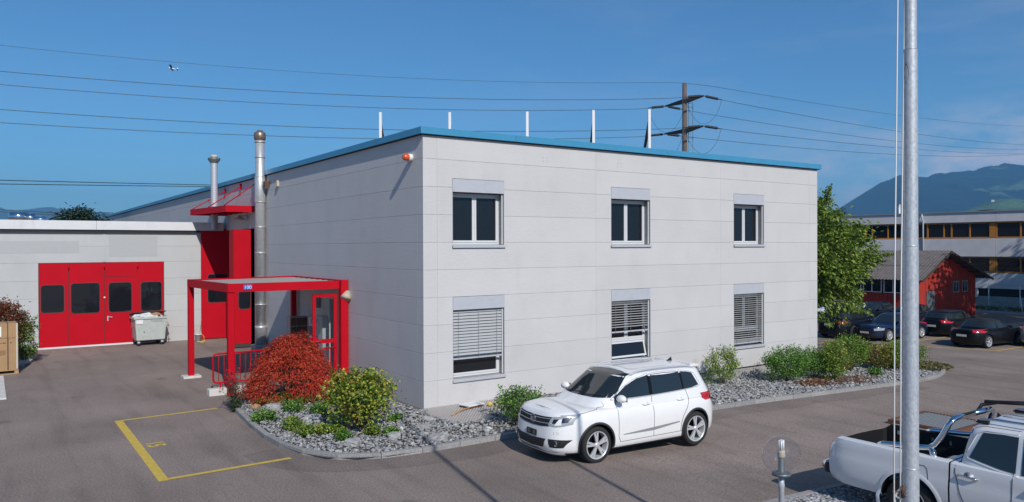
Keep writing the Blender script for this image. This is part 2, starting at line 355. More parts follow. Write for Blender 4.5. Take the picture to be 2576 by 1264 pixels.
# ------------------------------------------------------------------ ground
def gz(x): return -0.033*min(max(x-1.0, 0.0), 25.0)
def ground_sheet():
    xs = sorted(set([-8000, -2000, -500, -120, -60, -30] + list(range(-20, 0, 2)) + [i*0.5 for i in range(0, 60)] + [32, 36, 40, 50, 60, 90]))
    xs = sorted(xs); ys = [-60, -30, -20, -10, 0, 5, 10, 20, 35, 60, 90]
    xs = [x for x in xs if -60 <= x <= 90]
    vs = [(x, y, gz(x)) for y in ys for x in xs]; n = len(xs)
    fs = [(j*n+i, j*n+i+1, (j+1)*n+i+1, (j+1)*n+i) for j in range(len(ys)-1) for i in range(n-1)]
    MB().add(vs, fs).build('ground', MT['asphalt'], kind='structure', smooth=True)
    b = 14000
    MB().add([(-b, -b, -1.3), (b, -b, -1.3), (b, b, -1.3), (-b, b, -1.3)], [(0, 1, 2, 3)]).build('fields', MT['terrain'], kind='structure')
ground_sheet()
def ridge(name, pts, D, depth, m, seed, skirt=0.55, jag=0.0, meadowmat=None):
    rg = np.random.default_rng(seed)
    P = [at(px, py, D) for px, py in pts]
    out = []                                         # refine along the ridge
    for a, b in zip(P[:-1], P[1:]):
        for k in range(8): out.append(a.lerp(b, k/8))
    out.append(P[-1]); n = len(out)
    h = np.zeros(n)
    for o_ in (2, 4, 8, 16): 
        ph = rg.uniform(0, 6.28); h += np.sin(np.arange(n)*o_*0.21+ph)/o_
    h = h*jag*D/2000 + rg.normal(0, 1, n)*jag*D/5000
    view = Vector((CF.x, CF.y, 0)).normalized()
    rows = []; K = 14
    for k in range(K+1):                             # from the foot in front up to the ridge, then down behind
        t = k/K; row = []
        for i, q in enumerate(out):
            prof = t**skirt if t < 1 else 1
            bump = math.sin(i*0.31+k*0.8+seed)*math.sin(k*1.3+i*0.11)*0.05*(1-t)*t*4
            z = -2+(q.z+h[i]+2)*min(1, max(0, prof+bump))
            p = q-view*depth*(1-t)
            row.append((p.x, p.y, z))
        rows.append(row)
    rows.append([(q.x+view.x*depth, q.y+view.y*depth, -2) for q in out])
    vs = [v for r_ in rows for v in r_]
    fs = [(j*n+i, j*n+i+1, (j+1)*n+i+1, (j+1)*n+i) for j in range(len(rows)-1) for i in range(n-1)]
    return MB().add(vs, fs).build(name, m, kind='structure', smooth=True)
ridge('hills', [(-900, 500), (-500, 470), (-250, 500), (-60, 505), (0, 522), (16, 528), (35, 529.5), (51, 533), (66, 530.6), (93, 529), (106, 523), (117, 521.8), (136, 522.4), (146, 525.8), (172, 527.7), (191, 524.7), (210, 521), (218, 522.4), (237, 533.2), (259, 534.8), (400, 560), (700, 575), (1200, 570), (1700, 560), (2000, 550)], 6500, 1400, MT['hill_far'], 3, jag=1.2)
ridge('hills', [(1900, 560), (2080, 540), (2164, 497.7), (2185, 479.2), (2206, 464.8), (2226, 456.6), (2255, 444.2), (2267, 441.8), (2309, 445.3), (2329, 447.3), (2350, 438.1), (2370, 435), (2411, 432.9), (2453, 428.8), (2473, 421.6), (2514, 415.4), (2527, 411.3), (2545, 416.5), (2566, 423.7), (2620, 440), (2750, 400), (2950, 430), (3300, 380), (3800, 420)], 4300, 1500, MT['hill_forest'], 5, jag=1.6, skirt=0.7)
ridge('hills', [(2360, 560), (2438, 526.5), (2473, 511), (2514, 501.4), (2551, 499.8), (2576, 503.9), (2700, 495), (2900, 520)], 2300, 500, MT['hill_meadow'], 9, jag=0.5)
for (px, py) in ((2497, 505), (2503, 511), (2563, 514), (2571, 514), (2545, 521)):
    p = at(px, py+2, 2290); m = MB(); m.box(-5, 5, -4, 4, -3, 3)
    e = empty('farmhouse', (p.x, p.y, p.z), 0.6, {2497: 'tiny white farmhouse highest on the green hillside', 2503: 'tiny white farmhouse just below the highest one on the green hillside', 2563: 'tiny white farmhouse on the green hillside near the picture edge, beside its twin', 2571: 'tiny white farmhouse on the green hillside at the very picture edge', 2545: 'tiny white farmhouse low on the green hillside above the flat roof'}[px], 'farmhouse', 'farmhouses on the green hillside')
    m.build('wall', MT['white'], e)
    r_ = MB(); r_.prism([(-5.6, -4.6, 3), (5.6, -4.6, 3), (0, -4.6, 6.5)], (0, 9.2, 0)); r_.build('roof', MT['fibre_roof'], e)
# ------------------------------------------------------------------ facade cells
def strips(u0, u1, z0, z1, holes):
    """rectangles left of a cell after the holes are taken out"""
    xs = sorted({u0, u1, *[h for H_ in holes for h in H_[:2] if u0 < h < u1]}); out = []
    for a, b in zip(xs[:-1], xs[1:]):
        zs = [(z0, z1)]
        for h in holes:
            if h[0] < b-1e-6 and h[1] > a+1e-6:
                nz = []
                for p, q in zs:
                    if h[2] > p+1e-4: nz.append((p, min(q, h[2])))
                    if h[3] < q-1e-4: nz.append((max(p, h[3]), q))
                zs = [(p, q) for p, q in nz if q-p > 1e-3]
        out += [(a, b, p, q) for p, q in zs]
    return out
class Plane:
    def __init__(s, kind, c): s.k = kind; s.c = c
    def P(s, u, d, z):                     # d: distance outwards from the facade plane
        return (u, s.c-d, z) if s.k == 'y' else (s.c-d, u, z)
def facade(pl, cols, rows, holes, mt, parent, name='panel', th=0.04, c=0.007, gap=0.0015):
    n = 0; m = MB()
    for u0, u1 in zip(cols[:-1], cols[1:]):
        for z0, z1 in zip(rows[:-1], rows[1:]):
            st = strips(u0, u1, z0, z1, holes)
            if not st: continue
            runs = []
            for s_ in st:                       # pieces cut apart by a window are separate panels
                hit = [r_ for r_ in runs if any(abs(s_[0]-o[1]) < 1e-6 and s_[2] < o[3] and s_[3] > o[2] or (abs(s_[0]-o[0]) < 1e-6 and (abs(s_[2]-o[3]) < 1e-6 or abs(s_[3]-o[2]) < 1e-6)) for o in r_)]
                nr_ = [s_]+[o for r_ in hit for o in r_]; runs = [r_ for r_ in runs if r_ not in hit]+[nr_]
            for a, b, p, q in [x for r_ in runs for x in ([None]*0+r_+[(None, None, None, None)])]:
                if a is None:
                    m.build(name, mt, parent); m = MB(); n += 1; continue
                if n < 0: pass
                E = [abs(a-u0) < 1e-6, abs(b-u1) < 1e-6, abs(p-z0) < 1e-6, abs(q-z1) < 1e-6]
                fa, fb, fp, fq = [(c+gap)*k if e else 0 for e, k in zip(E, (.35, .35, 1, 1))]; ga, gb, gp, gq = [gap*k if e else 0 for e, k in zip(E, (.5, .5, 1, 1))]
                F = [pl.P(a+fa, 0, p+fp), pl.P(b-fb, 0, p+fp), pl.P(b-fb, 0, q-fq), pl.P(a+fa, 0, q-fq)]
                G_ = [pl.P(a+ga, -c, p+gp), pl.P(b-gb, -c, p+gp), pl.P(b-gb, -c, q-gq), pl.P(a+ga, -c, q-gq)]
                B = [pl.P(a+ga, -th, p+gp), pl.P(b-gb, -th, p+gp), pl.P(b-gb, -th, q-gq), pl.P(a+ga, -th, q-gq)]
                fs = [(0, 1, 2, 3)]
                for i in range(4):
                    j = (i+1) % 4; fs += [(i, 4+i, 4+j, j), (4+i, 8+i, 8+j, 4+j)]
                m.add(F+G_+B, fs)
def core(pl, u0, u1, z0, z1, holes, parent, mt, d0=-0.045, d1=-0.3, name='wall'):
    m = MB()
    for a, b, p, q in strips(u0, u1, z0, z1, holes):
        A = pl.P(a, d0, p); B = pl.P(b, d1, q)
        m.box(min(A[0], B[0]), max(A[0], B[0]), min(A[1], B[1]), max(A[1], B[1]), p, q)
    return m.build(name, mt, parent)
ROWS = [0, .765, 1.50, 2.235, 2.97, 3.705, 4.44, 5.175, 5.915, 6.65, 7.27]
bld = empty('office_building', (0, 0, 0), 0, 'two-storey pale grey industrial building with blue roof edge and horizontal wall panels', 'building')
LR, LL = 17.17, 66.4
PR, PL = Plane('y', 0.0), Plane('x', 0.0)
WX = [(0.885, 2.555), (6.545, 8.225), (12.28, 13.945)]
holesR = [(a, b, 4.37, 6.165) for a, b in WX]+[(a, b, 0.74, 2.975) for a, b in WX]
holesL = [(15.45, 20.25, -0.1, 5.15), (5.75, 6.75, -0.1, 2.6)]
facade(PR, [0, .42, 5.93, 11.6, 16.66, LR], ROWS, holesR, MT['panel'], bld)
colsL = [0, .34, 7.0, 13.66, 20.32, 26.98, 33.64, 40.3, 46.96, 53.6, 60.3, LL]
facade(PL, colsL, ROWS, holesL, MT['panel'], bld)
core(PR, 0.05, LR-.05, 0, 7.25, holesR, bld, MT['core'], d1=-.40); core(PL, 0.35, LL, 0, 7.25, holesL, bld, MT['core'])
m = MB(); m.box(LR-.04, LR, 0.041, 30, 0, 7.27); m.box(.3, LR-.05, 29.9, 30, -1, 7.2); m.build('wall', MT['panel'], bld)
m = MB(); m.box(0.09, LR-.09, 0.09, 30, -1.3, -0.03); m.box(0.09, .4, 30, 66.3, -.5, -.03); m.build('foundation', MT['concrete'], bld)
m = MB(); m.box(0.05, LR-.05, 0.05, 29.95, 7.255, 7.30); m.box(.05, 17, 29.95, LL, 7.255, 7.30); m.build('roof', MT['fibre_roof'], bld)
# blue roof edge in lengths, with lapped joints
def trim(a, b, along, kind):
    m = MB(); o = 0.11; z0, z1 = 7.285, 7.465
    if kind == 'R': m.bbox(a+.003, b-.003, -o, 0.18, z0, z1, .006)
    else: m.bbox(-o, 0.18, a+.003, b-.003, z0, z1, .006)
    m.build('roof_edge_trim', MT['blue_trim'], bld)
for a, b in ((-.113, 2.9), (2.9, 8.9), (8.9, 14.9), (14.9, LR+.12)): trim(a, b, 0, 'R')
ys = [0.186, 6, 12, 18, 24, 30, 36, 42, 48, 54, 60, LL+.05]
for a, b in zip(ys[:-1], ys[1:]): trim(a, b, 1, 'L')
m = MB(); m.box(-.06, LR+.06, -.06, -.002, 7.26, 7.284); m.box(-.06, -.002, -.002, LL, 7.26, 7.284); m.build('roof_edge_shade_strip', MT['seam'], bld)  # solid black strip paints in the shade line beneath the blue trim
# small bolt marks on the front panels
m = MB()
for u, z in ((4.0, 6.86), (6.9, 6.86), (9.7, 6.86), (12.9, 6.86)):
    for dx in (-.07, .07):
        for dz in (-.05, .05): m.lathe([(0.012, 0), (0.012, .006)], 8, (u+dx, -.006, z+dz), 'y')
m.build('bolt', MT['alu_grey'], bld, kind='stuff')
# ------------------------------------------------------------------ windows
def rect_frame(m, u0, u1, z0, z1, wd, d0, d1):
    for a, b, p, q in ((u0, u1, z1-wd, z1), (u0, u1, z0, z0+wd), (u0, u0+wd, z0+wd, z1-wd), (u1-wd, u1, z0+wd, z1-wd)):
        m.box(a, b, -d1, -d0, p, q)
def window(u0, u1, z0, z1, kind):
    H_ = 0.36
    m = MB(); m.bbox(u0+.006, u1-.006, -0.012, 0.05, z1-H_, z1-.012, .006); m.build('shutter_box', MT['alu'], bld)
    m = MB(); m.box(u0+.001, u0+.012, 0.0, .36, z0, z1-H_-.002); m.box(u1-.012, u1-.001, 0.0, .36, z0, z1-H_-.002); m.box(u0+.013, u1-.013, .051, .36, z1-H_, z1-H_+.012)
    m.build('window_reveal', MT['alu_grey'], bld)
    m = MB(); m.box(u1-.05, u1-.02, .05, .085, z0+.02, z1-H_-.003); m.build('guide_rail', MT['frame'], bld)
    m = MB(); m.box(u0-.02, u1+.02, -.055, .27, z0-.045, z0-.006); m.box(u0-.02, u1+.02, -.055, -.045, z0-.075, z0-.046); m.build('window_sill', MT['alu'], bld)
    a, b = u0+.012, u1-.012; top = z1-H_-.02
    f = MB(); rect_frame(f, a, b, z0+.01, top, .055, -.32, -.26)
    def pane_and_sash(fm, p, q, s, t, par):
        rect_frame(fm, p, q, s, t, .055, -.305, -.245)
        return (p+.055, q-.055, s+.055, t-.055)
    panes = []; mid = (a+b)/2
    if kind == 'upper':
        f.box(mid-.03, mid+.03, .26, .32, z0+.065, top-.055)
        for p, q in ((a+.055, mid-.012), (mid+.012, b-.055)): panes.append(pane_and_sash(f, p, q, z0+.07, top-.055, f))
    else:
        tr = z0+.56
        f.box(a+.055, b-.055, .25, .32, tr, tr+.07); f.box(mid-.03, mid+.03, .26, .32, tr+.07, top-.055)
        for p, q in ((a+.055, mid-.012), (mid+.012, b-.055)): panes.append(pane_and_sash(f, p, q, tr+.075, top-.055, f))
        if kind != 'tilt': panes.append(pane_and_sash(f, a+.055, b-.055, z0+.07, tr-.003, f))
    wo = f.build('window', MT['frame'], bld)
    for p, q, s, t in panes:
        MB().box(p-.005, q+.005, .275, .285, s-.005, t+.005).build('pane', MT['darkglass'], wo)
    if kind == 'tilt':                       # hopper sash tilted outwards at its foot
        s = MB(); p, q = a+.06, b-.06
        def pt(u, d, h): an = R(15); return (u, .29-d-math.sin(an)*(0.5-h), tr-.01-math.cos(an)*(0.5-h))
        def slab(u0_, u1_, h0, h1, d0, d1, mm): mm.add([pt(u, d, h) for d in (d0, d1) for (u, h) in ((u0_, h0), (u1_, h0), (u1_, h1), (u0_, h1))], [(0,1,2,3),(4,5,6,7),(0,1,5,4),(1,2,6,5),(2,3,7,6),(3,0,4,7)])
        slab(p, q, 0, .055, 0, .05, s); slab(p, q, .445, .5, 0, .05, s); slab(p, p+.055, .055, .445, 0, .05, s); slab(q-.055, q, .055, .445, 0, .05, s)
        s.build('tilted_sash', MT['frame'], wo)
        g_ = MB(); slab(p+.05, q-.05, .05, .45, .02, .03, g_); g_.build('pane', MT['darkglass'], wo)
    # dark room behind
    MB().box(u0+.02, u1-.02, .37, .39, z0+.01, z1-.01).build('room_backing', MT['room'], bld)
    return a, b, top
def blind(u0, u1, ztop, zbot, tilt, pitch=.078, bunch=0):
    e = empty('venetian_blind', (0, 0, 0)); e.parent = bld
    m = MB(); an = R(tilt); w_ = .075
    dy, dz = math.cos(an)*w_/2, math.sin(an)*w_/2
    # slat: slightly curved section
    prof = [(-1, 0), (-.5, .006), (0, .008), (.5, .006), (1, 0)]
    vs = []
    for s_ in (0, 1):
        for k, c_ in prof:
            y = k*dy - c_*math.sin(an); z = k*dz + c_*math.cos(an)
            vs.append(((0, u1-u0-.07)[s_], y, z))
    fs = [(i, i+1, 6+i, 5+i) for i in range(4)]
    m.add(vs, fs, 0, True)
    slat = m.build('slat', MT['slat'], e, fix=False); n = int((ztop-zbot-.05)/pitch); first = True
    spots = [ztop-.04-i*pitch for i in range(n)]+[zbot+.05+.014*i for i in range(bunch)]
    for z in spots:
        o = slat if first else slat.copy()
        if not first: COL.objects.link(o); o.parent = e
        first = False; o.location = (u0+.015, .085, z); o.rotation_euler = (random.uniform(-.05, .05), random.uniform(-.0025, .0025), 0)
    b = MB(); b.box(u0+.01, u1-.06, .05, .10, zbot-.01, zbot+.03); b.build('bottom_rail', MT['alu'], e)
    c_ = MB()
    for k in (.12, .5, .86): c_.box(u0+(u1-u0)*k, u0+(u1-u0)*k+.008, .030, .034, zbot, ztop)
    c_.build('cord', MT['alu_grey'], e)
for a, b in WX: window(a, b, 4.37, 6.165, 'upper')
window(*WX[0], .74, 2.975, 'lower'); window(*WX[1], .74, 2.975, 'tilt'); window(*WX[2], .74, 2.975, 'lower')
blind(*WX[0], 2.6, 1.27, 62, .083); blind(*WX[1], 2.6, 1.62, 12, .078); blind(*WX[2], 2.6, .84, 10, .075, 8)
# dark interior behind the gate opening and the entrance
m = MB(); m.box(.06, 4, 15.4, 15.44, 0, 5.2); m.box(.06, 4, 20.26, 20.3, 0, 5.2); m.box(4, 4.05, 15.4, 20.3, 0, 5.2); m.box(.06, 4, 15.4, 20.3, 5.16, 5.2)
m.box(.25, .3, 5.7, 6.8, 0, 2.65); m.build('interior_wall', MT['room'], bld)
MB().box(.12, .17, 5.78, 6.72, 0, 2.57).build('door', MT['alu_grey'], bld)
# roof posts with braces
for i, (x, y, zt, br, lab) in enumerate(((2.62, 8.33, 9.32, 1, 'white steel roof post with dark brace, farthest along the roof from the power pylon'), (4.74, 6.88, 9.31, 1, 'white steel roof post second from the chimney end of the row'), (7.11, 5.26, 9.32, 0, 'white steel roof post in the middle of the row, no brace showing'), (9.14, 3.88, 9.37, 1, 'white steel roof post with dark brace, second nearest the power pylon'), (10.85, 2.71, 9.39, 1, 'white steel roof post with dark brace, nearest the power pylon'))):
    e = empty('roof_post', (x, y, 7.3), R(-34), lab, 'post', 'white posts on the flat roof')
    m = MB(); m.bbox(-.05, .05, -.05, .05, 0, zt-7.3, .008); m.build('upright', MT['white'], e)
    MB().box(-.12, .12, -.12, .12, 0.001, .02).build('base_plate', MT['white'], e)
    if br: m = MB(); m.bar((0, .06, zt-7.3-.45), (0.0, 1.75, .03), .09, .09); m.build('brace', MT['dark_trim'], e)
# wall siren, sensors
e = empty('alarm_siren', (-.02, .60, 6.72), 0, 'orange and white alarm siren under the blue roof edge near the corner', 'siren')
MB().lathe([(.10, 0), (.10, -.10)], 20, (0, 0, 0), 'x').build('base', MT['white'], e)
MB().lathe([(.085, -.10), (.095, -.13), (.09, -.22), (.06, -.26), (0, -.27)], 20, (0, 0, 0), 'x').build('lens', MT['orange_siren'], e)
m = MB(); m.bbox(-.10, 0, 12.0, 12.14, 6.72, 6.95, .02); prop(m.build('wall_sensor', MT['beige']), 'small beige sensor box high on the shaded wall between chimney and corner', 'sensor')
e = empty('floodlight', (0, 13.3, 7.0), 0, 'small dark floodlight on the wall just beside the stainless chimney', 'floodlight'); MB().bbox(-.22, -.02, -.13, .1, -.2, 0, .02).build('housing', MT['rust'], e); MB().box(-.24, -.221, -.1, .07, -.16, -.03).build('lamp_glass', MT['darkglass'], e)
# ------------------------------------------------------------------ chimneys
e = empty('chimney', (-.24, 13.75, 0), 0, 'tall stainless steel chimney pipe standing before the grey wall', 'chimney')
def rr(z0, z1, r=.19): return [(r, z0), (r, z1)]
MB().lathe([(.19, 1.1), (.19, 6.15), (.215, 6.2), (.215, 7.2), (.19, 7.25), (.19, 8.85)], 32).build('pipe', MT['steel'], e)
MB().lathe([(.215, 0.35), (.215, 1.02), (.235, 1.05), (.235, 1.12), (.19, 1.14)], 32).build('pipe_base', MT['steel'], e)
MB().lathe([(.20, 8.70), (.235, 8.76), (.235, 8.98), (.2, 9.02), (.12, 9.03), (.12, 9.1), (0, 9.12)], 32).build('cap', MT['burnt_steel'], e)
for z in (2.0, 3.05, 4.1, 5.15, 6.18, 7.2, 8.0, 8.62): MB().lathe([(.2, z-.02), (.222, z-.012), (.222, z+.012), (.2, z+.02)], 32).build('clamp_ring', MT['steel'], e)
MB().bbox(-.32, .22, -.35, .3, 0, .36, .02).build('concrete_foot', MT['concrete'], e)
e = empty('ventilation_pipe', (-.62, 19.8, 5.18), 0, 'slim ribbed vent pipe with flared top rising behind the red awning', 'vent pipe')
pf = [(.155, 0)]
for i in range(34): z = .02+i*.095; pf += [(.155, z), (.163, z+.03), (.155, z+.06)]
pf += [(.155, 3.25)]
MB().lathe(pf, 24).build('duct', MT['galv'], e)
MB().lathe([(.155, 3.1), (.16, 3.12), (.28, 3.28), (.28, 3.36), (.2, 3.36), (.2, 3.3)], 24).build('hood', MT['galv_dark'], e)
MB().lathe([(.16, 3.36), (.16, 3.5), (.0, 3.52)], 12).build('cap', MT['beige'], e)
# ------------------------------------------------------------------ awning over the gate
e = empty('steel_awning', (0, 0, 0), 0, 'red flat steel awning hung on rods above the tall red gate', 'awning')
m = MB(); x0, x1, y0, y1, z0, z1 = -1.22, -.02, 15.35, 19.95, 5.83, 6.1; xf = -1.66
m.prism([(x0, y0, z0), (x1, y0, z0), (x1, y0+.05, z0), (x0+.05, y0+.05, z0), (xf+.05, y1-.05, z0), (x1, y1-.05, z0), (x1, y1, z0), (xf, y1, z0)], (0, 0, z1-z0)); m.build('fascia', MT['red'], e)
MB().prism([(x0+.055, y0+.06, z1-.04), (x1, y0+.06, z1-.04), (x1, y1-.06, z1-.04), (xf+.055, y1-.06, z1-.04)], (0, 0, .03)).build('deck', MT['red'], e)
for i in range(4): y = 16.2+i*.9; MB().box(x0+.06, x1-.01, y, y+.06, z0+.02, z1-.045).build('joist', MT['red'], e)
for ya, yb, zb in ((19.8, 20.2, 7.02), (17.6, 17.46, 7.07), (15.6, 15.1, 7.05)):
    m = MB(); xa = -1.2-.42*(ya-15.4)/4.5; m.tube([(xa, ya, 6.1), (-.03, yb, zb)], .022, 8); m.lathe([(.035, 0), (.035, .1)], 8, ((xa-.03)/2, (ya+yb)/2, (6.1+zb)/2-.05)); m.build('hanger_rod', MT['red'], e)
    MB().box(-.06, -.002, yb-.07, yb+.07, zb-.13, zb+.13).build('anchor', MT['red'], e)
e = empty('wall_lamp', (-.3, 16.6, 5.55), 0, 'pale shaded wall lamp just under the red awning', 'lamp'); MB().lathe([(.04, .2), (.06, .14), (.24, .02), (.24, 0)], 20).build('shade', MT['beige'], e); MB().bar((0, 0, .17), (.29, 0, .17), .03, .03).build('arm', MT['alu_grey'], e)
# ------------------------------------------------------------------ gate leaves folded open
def rrect(c0, c1, z0, z1, r, n=5):
    out = []
    for (cx, cz, a0) in ((c1-r, z1-r, 0), (c0+r, z1-r, 90), (c0+r, z0+r, 180), (c1-r, z0+r, 270)):
        for k in range(n+1): a = R(a0+90*k/n); out.append((cx+r*math.cos(a), cz+r*math.sin(a)))
    return out
def leafdoor(e, x0, x1, y, z0, z1, win=None, th=.06):
    m = MB(); m.bbox(x0, x1, y-th, y, z0, z1, .006); lf = m.build('leaf', MT['red'], e)
    if win:
        a, b, p, q = win; o = rrect(a-.03, b+.03, p-.03, q+.03, .14); i_ = rrect(a, b, p, q, .11); n = len(o)
        m = MB(); m.add([(x, y-th-.008, z) for x, z in o]+[(x, y-th-.008, z) for x, z in i_]+[(x, y-th+.001, z) for x, z in o], [(k, (k+1) % n, n+(k+1) % n, n+k) for k in range(n)]+[(k, (k+1) % n, 2*n+(k+1) % n, 2*n+k) for k in range(n)])
        m.build('window_gasket', MT['rust'] if False else MT['dark_trim'], lf)
        m = MB(); m.add([(x, y-th-.004, z) for x, z in i_], [tuple(range(n))]); m.build('pane', MT['darkglass'], lf)
    return lf
e = empty('folding_gate', (0, 0, 0), 0, 'tall red folding gate leaves standing open under the awning', 'gate')
leafdoor(e, -1.16, .2, 20.15, .04, 5.22, (-.85, .02, 1.75, 3.05)); leafdoor(e, -.76, -.02, 15.95, .2, 5.1, (-.54, -.07, 1.7, 2.95))
MB().box(-.76, -.70, 15.955, 16.6, .22, 5.08).build('leaf_edge', MT['red'], e)
MB().box(-.84, -.04, 15.90, 15.94, .04, .215).build('recess_strip', MT['barn_dark'], e)  # solid strip, dark colour stands for the shaded recess below the leaf
MB().box(.22, .26, 16.95, 20.2, 0, 5.15).build('leaf', MT['red'], e)
# ------------------------------------------------------------------ low workshop on the left
WY = 20.3; K = 1.0132
def wx(x): return -9.443+(x+9.443)*K
def wz(z): return 4.31+(z-4.31)*K
wb = empty('workshop_building', (0, 0, 0), 0, 'low pale workshop building with white metal roof edge and red folding doors', 'building')
PW = Plane('y', WY)
rw = [0, .66, 1.41, 2.17, 2.93, wz(3.70), wz(4.40), wz(5.10)]
d0, d1 = wx(-7.70), wx(-2.83)
hw = [(d0, d1, -.1, wz(3.70))]
facade(PW, [-34, -28, -22, -16, -11.5, wx(-5.24), wx(-1.09)], [r_ for r_ in rw], hw+[(wx(-1.08), 2, -1, 9)], MT['panel_white'], wb)
facade(PW, [wx(-1.06), -.03], rw, [], MT['panel_white'], wb)
core(PW, -34, -.03, 0, wz(5.08), hw, wb, MT['core'])
m = MB(); m.box(-34, -.04, WY+.3, 50, -.2, 5.2); m.build('shell', MT['panel_white'], wb)
MB().box(wx(-5.28), wx(-5.18), WY-.02, WY-.001, wz(3.72), wz(5.05)).build('cover_strip', MT['panel_white'], wb)
m = MB(); m.box(wx(-9.03)-14, wx(-6.2), WY-.006, WY-.002, wz(4.12), wz(4.63)); m.build('paint_patch', MT['patch'], wb)
m = MB(); m.box(wx(-5.06), wx(-3.1), WY-.006, WY-.002, wz(3.95), wz(4.88)); m.build('paint_patch', MT['patch'], wb)
for a, b in ((-34, -22), (-22, -12), (-12, wx(-5.55)), (wx(-5.55), -.13)):
    m = MB(); m.bbox(a+.003, b-.003, WY-.22, WY+.3, wz(5.12), wz(5.50), .01); m.build('roof_edge_trim', MT['white_trim'], wb)
MB().box(-34, -.13, WY-.16, WY-.002, wz(5.03), wz(5.118)).build('roof_edge_shade_strip', MT['seam'], wb)  # solid strip coloured black as the shade below the white trim
m = MB(); m.box(-34, -.15, WY+.3, 50, 5.2, 5.3); m.build('roof', MT['fibre_roof'], wb)
MB().box(wx(-1.09), wx(-1.0), WY-.07, WY-.002, 0, wz(5.0)).build('corner_rail', MT['alu_grey'], wb)
for (px, py, wd, D) in ((48, 551, .85, 36), (77, 552, .45, 36), (156*.163*.65+86, 553, .5, 36)):
    p = at(px, py, D); p.z = 5.3
    h = {48: .70, 77: .62}.get(px, .50)
    e = empty('roof_vent', p, 0, {48: 'widest round steel vent on the workshop roof, at the picture edge', 77: 'narrow round steel vent beside the widest one on the workshop roof'}.get(px, 'flat low steel vent on the workshop roof beside two taller ones'), 'vent', 'round steel vents on the workshop roof')
    MB().lathe([(wd*.3, 0), (wd*.3, h*.4), (wd/2, h*.4), (wd/2, h), (wd/2-.03, h), (0, h+.02)], 28).build('cylinder', MT['chrome' if h > .2 else 'white'], e)
# red folding doors
e = empty('folding_door', (0, 0, 0), 0, 'red four-leaf folding workshop door with rounded windows', 'door')
jx = [d0+.01, wx(-6.60), wx(-5.24), wx(-3.92), d1-.01]; wn = [(-7.6, -6.78, 1.58, 2.73), (-6.5, -5.44, 1.50, 2.78), (-5.06, -4.18, 1.49, 2.77), (-3.78, -2.95, 1.48, 2.76)]
for i in range(4):
    lf = leafdoor(e, jx[i]+.012, jx[i+1]-.012, WY-.0, .09, wz(3.69), tuple([wx(wn[i][0]), wx(wn[i][1]), wn[i][2], wn[i][3]]), .035)
    m = MB(); m.box(jx[i+1]-.012, jx[i+1]+.012, WY-.02, WY-.005, .09, wz(3.68)); m.build('joint', MT['seam'], e)
    if i < 3: MB().lathe([(.03, 3.3), (.03, 3.5)], 10, (jx[i+1], WY-.06, .1)).build('hinge', MT['red'], e)
MB().box(d0, d1, WY+.02, WY+.3, 0.05, 3.7).build('leaf_backing', MT['seam'], e)
MB().box(d0, d1, WY-.05, WY+.02, .01, .085).build('threshold', MT['white_trim'], e)
m = MB(); m.box(jx[2]+.05, jx[3]-.12, WY-.045, WY-.036, 3.05, 3.07); m.build('wicket_line', MT['seam'], e)
m = MB(); m.bar((wx(-5.12), WY-.09, 1.28), (wx(-4.94), WY-.09, 1.26), .03, .03); m.box(wx(-5.14), wx(-5.10), WY-.1, WY-.036, 1.1, 1.32); m.build('handle', MT['alu'], e)
MB().lathe([(.04, 0), (.04, .02)], 12, (wx(-5.24), WY-.065, 2.14), 'y').build('lock', MT['white'], e)
# ------------------------------------------------------------------ canopy over the entrance
CZ0, CZ1 = 3.02, 3.27
e = empty('entrance_canopy', (0, 0, 0), 0, 'red steel entrance canopy on square posts before the grey wall', 'canopy')
A = (-3.66, 5.10); B = (-.02, 5.13); Cc = (-.02, 10.3); Dd = (-3.9, 9.25)
def beam(a, b, name='beam', z0=CZ0, z1=CZ1, w_=.09):
    m = MB(); m.bar((a[0], a[1], (z0+z1)/2), (b[0], b[1], (z0+z1)/2), w_, z1-z0); return m.build(name, MT['red'], e)
beam((A[0]-.04, A[1]), (-.3, B[1])); beam((A[0]-.0, A[1]+.05), (Dd[0], Dd[1]-.05)); beam((Dd[0]-.045, Dd[1]), (Cc[0], Cc[1])); beam((-.07, B[1]+.1), (-.07, Cc[1]-.05))
def post(x, y, z1=CZ0-.002, w_=.18, z0=0.02):
    m = MB(); m.bbox(x-w_/2, x+w_/2, y-w_/2, y+w_/2, z0, z1, .01); m.build('post', MT['red'], e)
post(-3.60, 5.18, CZ0-.001); post(-3.86, 9.22, CZ0-.001); post(-.16, 9.9); post(-.15, 5.13, 3.29, .24)
m = MB()
for i in range(12): x = -3.55+i*.3; 
nr = 26
vs = []; fs = []
for i in range(nr*4+1):
    t = i/(nr*4); z = CZ1-.09+(.018 if (i % 4) in (1, 2) else -.006)
    a = Vector(A).lerp(Vector(Dd), .02+.96*t); b = Vector(B).lerp(Vector(Cc), .02+.96*t)
    vs += [(a.x+.06, a.y, z), (b.x-.1, b.y, z)]
for i in range(nr*4): fs.append((2*i, 2*i+1, 2*i+3, 2*i+2))
MB().add(vs, fs).build('roof_sheet', MT['canopy_sheet'], e)
for i in range(9):
    t = .07+.105*i; a = Vector(A).lerp(Vector(Dd), t); b = Vector(B).lerp(Vector(Cc), t); MB().bar((a.x+.08, a.y, CZ1-.045), (b.x-.12, b.y, CZ1-.045), .11, .02).build('roof_slat', MT['canopy_slat'], e)
for y in (6.3, 7.6): MB().bar((-3.7, y, CZ0+.04), (-.1, y+.15, CZ0+.04), .06, .08).build('joist', MT['red'], e)
MB().bbox(-4.14, -3.58, 8.98, 9.46, 0, .07, .01).build('concrete_foot', MT['white_concrete'], e)
